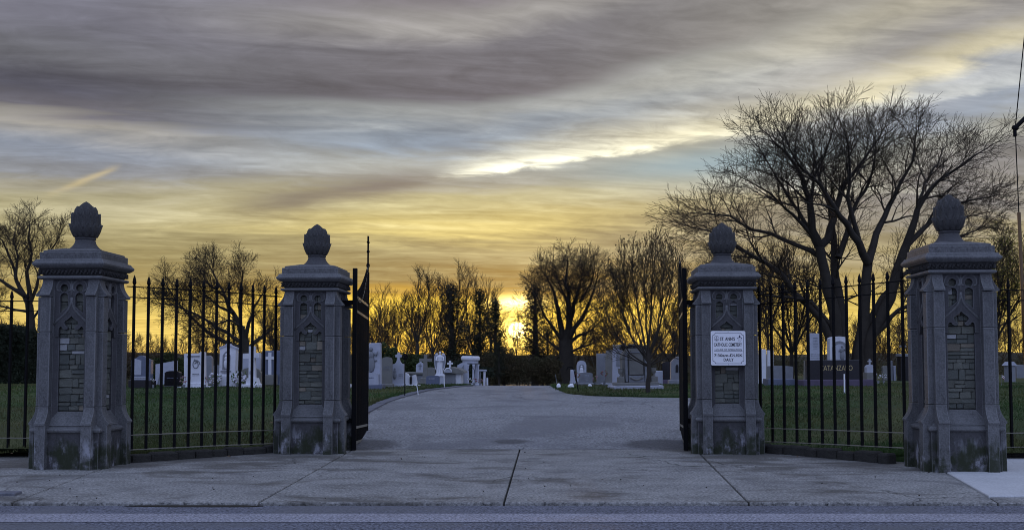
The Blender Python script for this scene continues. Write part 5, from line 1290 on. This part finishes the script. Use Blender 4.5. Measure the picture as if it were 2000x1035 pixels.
# big round tree right of the sun
YR = 74.0; xr_ = at(1106, 745, YR).x; rootR = Vector((xr_, YR, T(xr_, YR)))
tr_ = Tree(51, dict(levels=4, n=[8, 5, 4, 3], len=[2.1, 1.25, .72, .42], ang=(34, 68), up=.02, rmin=.009, seg=.5, ref=3.2, start=.2, rl=.022))
for pts, r0, r1, dy, lv in [
    ([(1106, 756), (1107, 720), (1106, 690), (1104, 664)], .62, .50, 0, 0),
    ([(1100, 675), (1096, 640), (1090, 605), (1082, 570), (1070, 545)], .30, .05, 1, 1),
    ([(1106, 670), (1112, 630), (1110, 590), (1104, 555), (1108, 518)], .36, .05, -1, 1),
    ([(1112, 630), (1120, 595), (1132, 560), (1140, 525)], .20, .04, 1.5, 1),
    ([(1108, 665), (1122, 640), (1140, 615), (1155, 580), (1165, 548)], .24, .05, -1.5, 1),
    ([(1110, 672), (1130, 655), (1155, 645), (1175, 625)], .17, .04, 1, 1), ([(1108, 690), (1130, 680), (1155, 672), (1170, 660)], .12, .04, -2, 1),
    ([(1100, 668), (1080, 640), (1062, 615), (1050, 580)], .18, .04, -1.6, 1), ([(1100, 690), (1078, 672), (1058, 655), (1045, 640)], .14, .04, 1.5, 1),
    ([(1110, 590), (1095, 560), (1085, 530)], .12, .03, 2, 1), ([(1132, 590), (1150, 560), (1160, 530)], .10, .03, -2, 1)]:
    tr_.limb(local(pts, rootR, YR, dy), r0, r1, 0, kids=bool(lv))
plant('round_tree', xr_, YR, 'thick trunked bare tree with a round crown just right of the sun', 'tree', [('trunk', tr_.big.mesh('trunk', M['bark'])), ('crown', tr_.fine.mesh('crown', M['twig']))])

# young leafing tree on the right grass corner
YY = 32.8; xy_ = at(1265, 765, YY).x; rootY = Vector((xy_, YY, T(xy_, YY)))
ty_ = Tree(61, dict(levels=3, n=[9, 4, 3], len=[.95, .52, .28], ang=(24, 44), up=.36, rmin=.0055, seg=.25, ref=1.7, start=.32, rl=.018, wob=.09))
for pts, r0, r1, dy, lv in [
    ([(1266, 772), (1268, 730), (1267, 700), (1266, 688)], .085, .06, 0, 0),
    ([(1266, 692), (1270, 640), (1272, 580), (1278, 520), (1280, 495)], .045, .012, .2, 1),
    ([(1265, 692), (1256, 655), (1246, 610), (1238, 560), (1235, 515)], .04, .012, -.4, 1),
    ([(1268, 700), (1282, 660), (1296, 610), (1308, 560), (1316, 520)], .04, .012, .4, 1),
    ([(1264, 705), (1240, 672), (1222, 635), (1208, 595), (1198, 555)], .035, .012, .4, 1),
    ([(1264, 712), (1230, 690), (1205, 655), (1190, 625), (1182, 600)], .03, .012, -.5, 1),
    ([(1270, 712), (1298, 685), (1320, 650), (1335, 610)], .03, .012, -.6, 1),
    ([(1268, 690), (1262, 640), (1262, 590), (1258, 540), (1262, 505)], .035, .012, .8, 1),
    ([(1268, 690), (1285, 640), (1292, 590), (1298, 530)], .035, .012, -.8, 1),
    ([(1263, 715), (1235, 700), (1208, 690), (1185, 672)], .025, .012, .3, 1), ([(1264, 700), (1235, 660), (1215, 610), (1210, 560)], .028, .012, -.2, 1), ([(1264, 698), (1244, 650), (1228, 590), (1218, 530)], .03, .012, .6, 1),
    ([(1270, 715), (1300, 700), (1325, 685), (1340, 668)], .025, .012, .3, 1), ([(1270, 700), (1302, 655), (1325, 600), (1330, 560)], .028, .012, -.3, 1)]:
    ty_.limb(local(pts, rootY, YY, dy), r0, r1, 0, kids=bool(lv))
yb = leaf_mesh('young_leaves', [p for p, d in ty_.tips], .026, M['bud'], 4, .035, 6, up=1.6)
plant('young_tree', xy_, YY, 'young upright tree with opening leaves on the right grass corner before the carved monument', 'tree', [('trunk', ty_.big.mesh('trunk', M['bark'])), ('crown', ty_.fine.mesh('crown', M['twig'])), ('young_leaves', yb)])

# generic bare tree shapes for the middle distance and the wood behind
def generic(seed, h, spread, fork, nst, spec, tr=.16):
    t = Tree(seed, spec); r = t.r; base = Vector((0, 0, -.3)); fk = Vector((r.uniform(-.1, .1), 0, h * fork))
    t.limb([base, base.lerp(fk, .5) + Vector((r.uniform(-.08, .08), 0, 0)), fk], tr, tr * .8, 0, kids=False)
    for i in range(nst):
        a = i * 6.283 / nst + r.uniform(-.4, .4); out = spread * (.25 if i == 0 else r.uniform(.55, 1)); top = h * (1 if i == 0 else r.uniform(.72, .95))
        e = Vector((out * math.cos(a), out * math.sin(a), top)); mid = fk.lerp(e, .5) + Vector((math.cos(a), math.sin(a), 0)) * out * .12
        t.limb([fk, fk.lerp(mid, .6), mid, mid.lerp(e, .5) + Vector((r.uniform(-.2, .2), r.uniform(-.2, .2), 0)), e], tr * .55, tr * .15, 0)
    return t
S1 = dict(levels=3, n=[7, 5, 4], len=[2.1, 1.2, .7], ang=(22, 50), up=.35, rmin=.0115, seg=.7, ref=4, start=.2, rl=.02)
gens = []
for sd_, h_, sp_, fk_, n_ in ((71, 8.5, 2.2, .30, 5), (72, 9.5, 1.6, .42, 4), (73, 7.0, 2.8, .22, 6), (74, 10.5, 2.4, .35, 5)):
    t = generic(sd_, h_, sp_, fk_, n_, S1); gens.append((t.big.mesh('trunk', M['bark']), t.fine.mesh('crown', M['twig']), h_))
S2 = dict(S1, levels=3, n=[6, 4, 3], rmin=.018)
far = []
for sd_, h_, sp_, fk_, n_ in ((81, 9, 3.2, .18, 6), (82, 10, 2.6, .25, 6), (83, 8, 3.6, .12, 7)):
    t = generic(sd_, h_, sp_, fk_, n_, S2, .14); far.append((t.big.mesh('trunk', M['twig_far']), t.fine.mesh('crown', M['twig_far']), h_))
def place(px, ytop, Y, gi, label, rz=0, sx=1.0, name='bare_tree', src=None):
    src = src or gens; a, b, h = src[gi]; x = at(px, 740, Y).x; z = T(x, Y); H = zat(ytop, Y) - z; k = H / (h * 1.06)
    return plant(name, x, Y, label, 'tree', [('trunk', a), ('crown', b)], None, rz, (k * sx, k * sx, k))
place(735, 578, 78, 0, 'slim bare tree beside the free end of the left gate leaf', .4, .9)
place(772, 582, 84, 1, 'thin bare tree second from the left gate leaf', 2.2, .8)
place(816, 545, 72, 1, 'tall slender bare tree with a leaning left limb above the tan cross', 1.0, 1.15)
place(844, 548, 76, 0, 'slender forked bare tree just left of the white angel', 3.1, .8)
place(886, 533, 95, 3, 'tallest bare treetop behind the dark evergreens left of the sun', .2, 1.0)
place(925, 560, 98, 0, 'bare treetop between the dark evergreens', 1.5, .9)
place(957, 562, 92, 1, 'bare spreading tree close to the left of the sun', 2.6, .9)
place(1010, 612, 99, 1, 'thin bare treetop crossing the face of the sun', .3, .6)
place(1500, 500, 64, 3, 'dark upright tree just right of the sign pillar behind the fence', .5, .75)
place(1546, 500, 66, 2, 'bare crooked tree left of the great beech', 1.8, .9)
place(1450, 500, 80, 2, 'bare tree filling the gap behind the sign pillar', 2.8, 1.1)
place(1320, 600, 88, 2, 'low bare tree behind the pointed headstone', .3, 1.1)
place(560, 600, 86, 2, 'bare tree behind the left inner pillar', .9, 1)
place(655, 600, 88, 0, 'bare tree between the left inner pillar and the gate leaf', .9, 1)
place(1850, 540, 82, 2, 'bare tree behind the right outer pillar', 1.3, 1.2)
# evergreens near the sun
def evergreen(seed, h, w, ncl, per, size, hollow=.0, base=.15):
    r = random.Random(seed); t = Tubes(); t.add([Vector((0, 0, -.3)), Vector((0.05, 0, h * .5)), Vector((0, 0, h * .97))], [.20, .13, .03], 6); c = []
    for i in range(ncl):
        z = base + (1 - base) * r.random() ** 1.05; ww = w * (1 - z) ** .62 * (.65 + .35 * math.sin(z * 17 + seed)); a = r.uniform(0, 6.283); q = r.uniform(.25, 1)
        p = Vector((ww * q * math.cos(a), ww * q * math.sin(a), z * h + r.uniform(-.2, .2))); c.append(p)
        t.add([Vector((0, 0, p.z - .3 - q * .3)), p * .55 + Vector((0, 0, p.z * .45 - .1)), p], [.035, .022, .01], 3)
    return t.mesh('trunk', M['bark']), leaf_mesh('foliage', c, size, M['ever'], per, .17, seed)
EV = [evergreen(91, 7.5, 1.9, 120, 34, .075), evergreen(92, 8.0, 2.7, 150, 30, .08, base=.08), evergreen(93, 7.0, 1.6, 90, 34, .075, base=.2)]
def place_ev(px, ytop, Y, gi, h, label, sx=1.0, rz=0):
    x = at(px, 740, Y).x; z = T(x, Y); k = (zat(ytop, Y) - z) / h
    plant('evergreen_tree', x, Y, label, 'tree', [('trunk', EV[gi][0]), ('foliage', EV[gi][1])], None, rz, (k * sx, k * sx, k))
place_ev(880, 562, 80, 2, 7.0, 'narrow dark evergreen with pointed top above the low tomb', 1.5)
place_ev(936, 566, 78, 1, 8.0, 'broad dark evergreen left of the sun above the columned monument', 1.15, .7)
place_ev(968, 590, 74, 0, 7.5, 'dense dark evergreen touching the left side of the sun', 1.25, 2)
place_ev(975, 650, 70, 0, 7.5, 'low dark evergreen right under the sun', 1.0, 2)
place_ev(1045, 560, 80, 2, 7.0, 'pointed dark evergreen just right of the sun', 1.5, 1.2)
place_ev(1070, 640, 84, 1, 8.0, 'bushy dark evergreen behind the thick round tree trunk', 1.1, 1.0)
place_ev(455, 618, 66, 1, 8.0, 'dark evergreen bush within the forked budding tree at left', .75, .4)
# yellowing leafy tree at the right edge
ry_ = Tree(101, dict(S1, levels=3, n=[8, 6, 4], len=[2.2, 1.2, .6], ang=(25, 60), up=.35))
rt = generic(101, 9.5, 3.4, .25, 6, dict(S1, levels=3, n=[8, 6, 5], len=[2.2, 1.2, .6], ang=(25, 60), up=.35, rmin=.014))
x = at(1945, 740, 66).x; H_ = zat(462, 66) - T(x, 66); k_ = H_ / 10.0
plant('leafy_tree', x, 66, 'yellow green leafing tree behind the right outer pillar at the photo edge', 'tree', [('trunk', rt.big.mesh('trunk', M['bark'])), ('crown', rt.fine.mesh('crown', M['twig'])), ('leaves', leaf_mesh('leaves', [p for p, d in rt.tips][::2], .07, M['yleaf'], 5, .16, 9))], None, 0, (k_ * 1.0, k_ * 1.0, k_))
# the line of bare trees closing the view
rr = random.Random(77); n_ = 0
for px in range(-60, 2080, 42):
    Y = rr.uniform(108, 150); dens = 1
    yt = rr.uniform(612, 655) - (14 if px > 1350 else 0) - (10 if 700 < px < 1000 else 0) + (14 if px < 560 else 0)
    if 960 < px < 1065: yt = 668
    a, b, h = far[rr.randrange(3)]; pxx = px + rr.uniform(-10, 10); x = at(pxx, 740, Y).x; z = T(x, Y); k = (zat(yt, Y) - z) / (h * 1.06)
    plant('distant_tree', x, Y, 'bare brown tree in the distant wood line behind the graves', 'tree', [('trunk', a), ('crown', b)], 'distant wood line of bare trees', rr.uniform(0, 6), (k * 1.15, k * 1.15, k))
# undergrowth at the wood's foot
rg = np.random.default_rng(9); N = 150000
Yu = rg.uniform(88, 135, N); Xu = Yu * rg.uniform(-.56, .56, N); hh = np.array([1.4 + 1.4 * mnoise.noise(Vector((x * .12, y * .12, 0))) + .8 * mnoise.noise(Vector((x * .5, y * .5, 4))) for x, y in zip(Xu, Yu)])
Zu = terr(Xu, Yu) + np.maximum(.15, hh) * rg.random(N) ** .8
a = rg.normal(0, 1, (N, 3)); a /= np.linalg.norm(a, axis=1)[:, None]; b = np.cross(a, rg.normal(0, 1, (N, 3))); b /= np.linalg.norm(b, axis=1)[:, None]
s_ = rg.uniform(.05, .14, N)[:, None]; C_ = np.stack([Xu, Yu, Zu], 1)
V = np.stack([C_ - a * s_, C_ + b * s_ * .5, C_ + a * s_], 1).reshape(-1, 3)
tag(link('undergrowth', npmesh('undergrowth', V, np.arange(3 * N).reshape(-1, 3), M['brush'], 3)), 'brown scrub and brush at the foot of the distant wood', 'undergrowth', kind='stuff')
# green bushes behind the left row and dark hedge at the left edge
def bush(px, Y, w, h, label, m='brush', n=9000, name='bush', seed=1, d=None, size=.07):
    p = at(px, 740, Y); r = np.random.default_rng(seed); z0 = T(p.x, Y); d = d or w * .6
    u = r.normal(0, 1, (n, 3)); u /= np.linalg.norm(u, axis=1)[:, None]; q = r.random(n) ** .33; lump_ = 1 + .22 * np.sin(u[:, 0] * 7 + seed) * np.cos(u[:, 2] * 6 + seed * 2)
    C = u * (q * lump_)[:, None] * np.array([w / 2, d / 2, h / 2]) + np.array([0, 0, h / 2])
    C = C[C[:, 2] > 0]; t = thing(name, (p.x, Y, z0), label, 'bush')
    link('foliage', leaf_mesh('foliage', C, size, M[m], 1, .01, seed), t)
    st_ = Tubes(); rr_ = random.Random(seed)
    for i in range(7): st_.add([Vector((rr_.uniform(-.1, .1), 0, -.1)), Vector((rr_.uniform(-.25, .25) * w, rr_.uniform(-.2, .2) * d, h * .6))], [.04, .012], 4)
    link('stems', st_.mesh('stems', M['bark']), t)
M['gbush'] = mat('bush_leaf', (.035, .050, .012), .8, .6, .8, bump=0, fine=.5)
bush(755, 58, 2.2, 2.3, 'green bush behind the tall angel relief slab', 'gbush', 7000, seed=3); bush(800, 60, 2.6, 1.9, 'olive bush behind the lantern post', 'gbush', 7000, seed=4)
bush(330, 64, 3.0, 2.0, 'olive bush behind the pale leaning slab', 'gbush', 7000, seed=5); bush(285, 70, 3.0, 2.0, 'brown bush left of the pale leaning slab', 'brush', 6000, seed=6)
bush(985, 72, 4.2, 2.6, 'dark shrub at the far end of the drive', 'brush', 8000, seed=7); bush(1060, 70, 2.6, 2.0, 'brown shrub left of the thick round tree trunk', 'brush', 6000, seed=8); bush(905, 66, 4.0, 1.6, 'dark shrub behind the low tomb', 'hedge', 7000, seed=9)
# trunks of brush at the end of the drive
hx0, hx1 = at(-80, 700, 47).x, at(74, 700, 47).x; hz1 = zat(635, 47) - T(hx0, 47)
hg = thing('hedge', ((hx0 + hx1) / 2, 47, T(hx0, 47)), 'tall dark clipped hedge left of the left outer pillar', 'hedge'); r = np.random.default_rng(5); n = 60000
Wd = hx1 - hx0
C = np.stack([r.uniform(-Wd / 2, Wd / 2, n), r.uniform(-.8, .8, n), r.uniform(0, hz1, n)], 1); C[:, 2] *= .96 + .05 * np.sin(C[:, 0] * 3.1) + .03 * np.sin(C[:, 0] * 7.7); C[:, 1] += .15 * np.sin(C[:, 0] * 4) * np.sin(C[:, 2] * 3)
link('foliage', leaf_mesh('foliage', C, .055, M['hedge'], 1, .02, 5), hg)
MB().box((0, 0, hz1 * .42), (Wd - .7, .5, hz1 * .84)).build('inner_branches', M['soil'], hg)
# leaves and grit on the pavement
rr = random.Random(19); lit = MB()
for i in range(70):
    y = rr.uniform(12.1, 19.1); x = rr.uniform(-9, 9)
    if 16.5 < y and 2.8 < abs(x) < 7.8: continue
    s0 = rr.uniform(.005, .013); lit.box((x, y, .006), (s0 * 1.6, s0, .012), Matrix.Rotation(rr.uniform(0, 3), 3, 'Z'))
tag(lit.build('grit', M['soil']), 'small dark grit and leaf scraps scattered over the pavement', 'litter', kind='stuff')

for o in D.objects:
    if o.parent and o.name.split('.')[0] in ('blooms', 'leaves', 'buds', 'young_leaves', 'foliage', 'frieze_foliage', 'crown_relief', 'crest_carving', 'drapery_relief', 'garland', 'feathers', 'flower_relief'): o['kind'] = 'stuff'

rr = random.Random(23); lv_ = MB()
M['dry_leaf'] = mat('dry_leaf', (.12, .075, .035), .8, .5, 9, bump=0)
for i in range(900):
    y = 17.5 + 22 * rr.random() ** 1.4; sd_ = rr.choice((-1, 1)); e = (road_l(y) - .2) if sd_ < 0 else road_r(y) + .1
    if y < 19.5: e = sd_ * 5.0
    x = e + sd_ * rr.expovariate(.35) if rr.random() < .8 else e - sd_ * rr.uniform(0, .35)
    if abs(x) > .55 * y: continue
    s0 = rr.uniform(.018, .04); q = Matrix.Rotation(rr.uniform(0, 3), 3, 'Z') @ Matrix.Rotation(rr.uniform(-.6, .6), 3, 'X')
    c = Vector((x, y, T(x, y) + (.075 if sd_ * (x - e) > 0 and y > 19.5 else .02)))
    lv_.add([c + q @ Vector(v) for v in ((-s0, 0, 0), (0, -s0 * .5, .004), (s0, 0, 0), (0, s0 * .5, .004))], [(0, 1, 2, 3)])
tag(lv_.build('fallen_leaves', M['dry_leaf']), 'scattered dry brown leaves on the lawns and along the drive edges', 'leaves', kind='stuff')
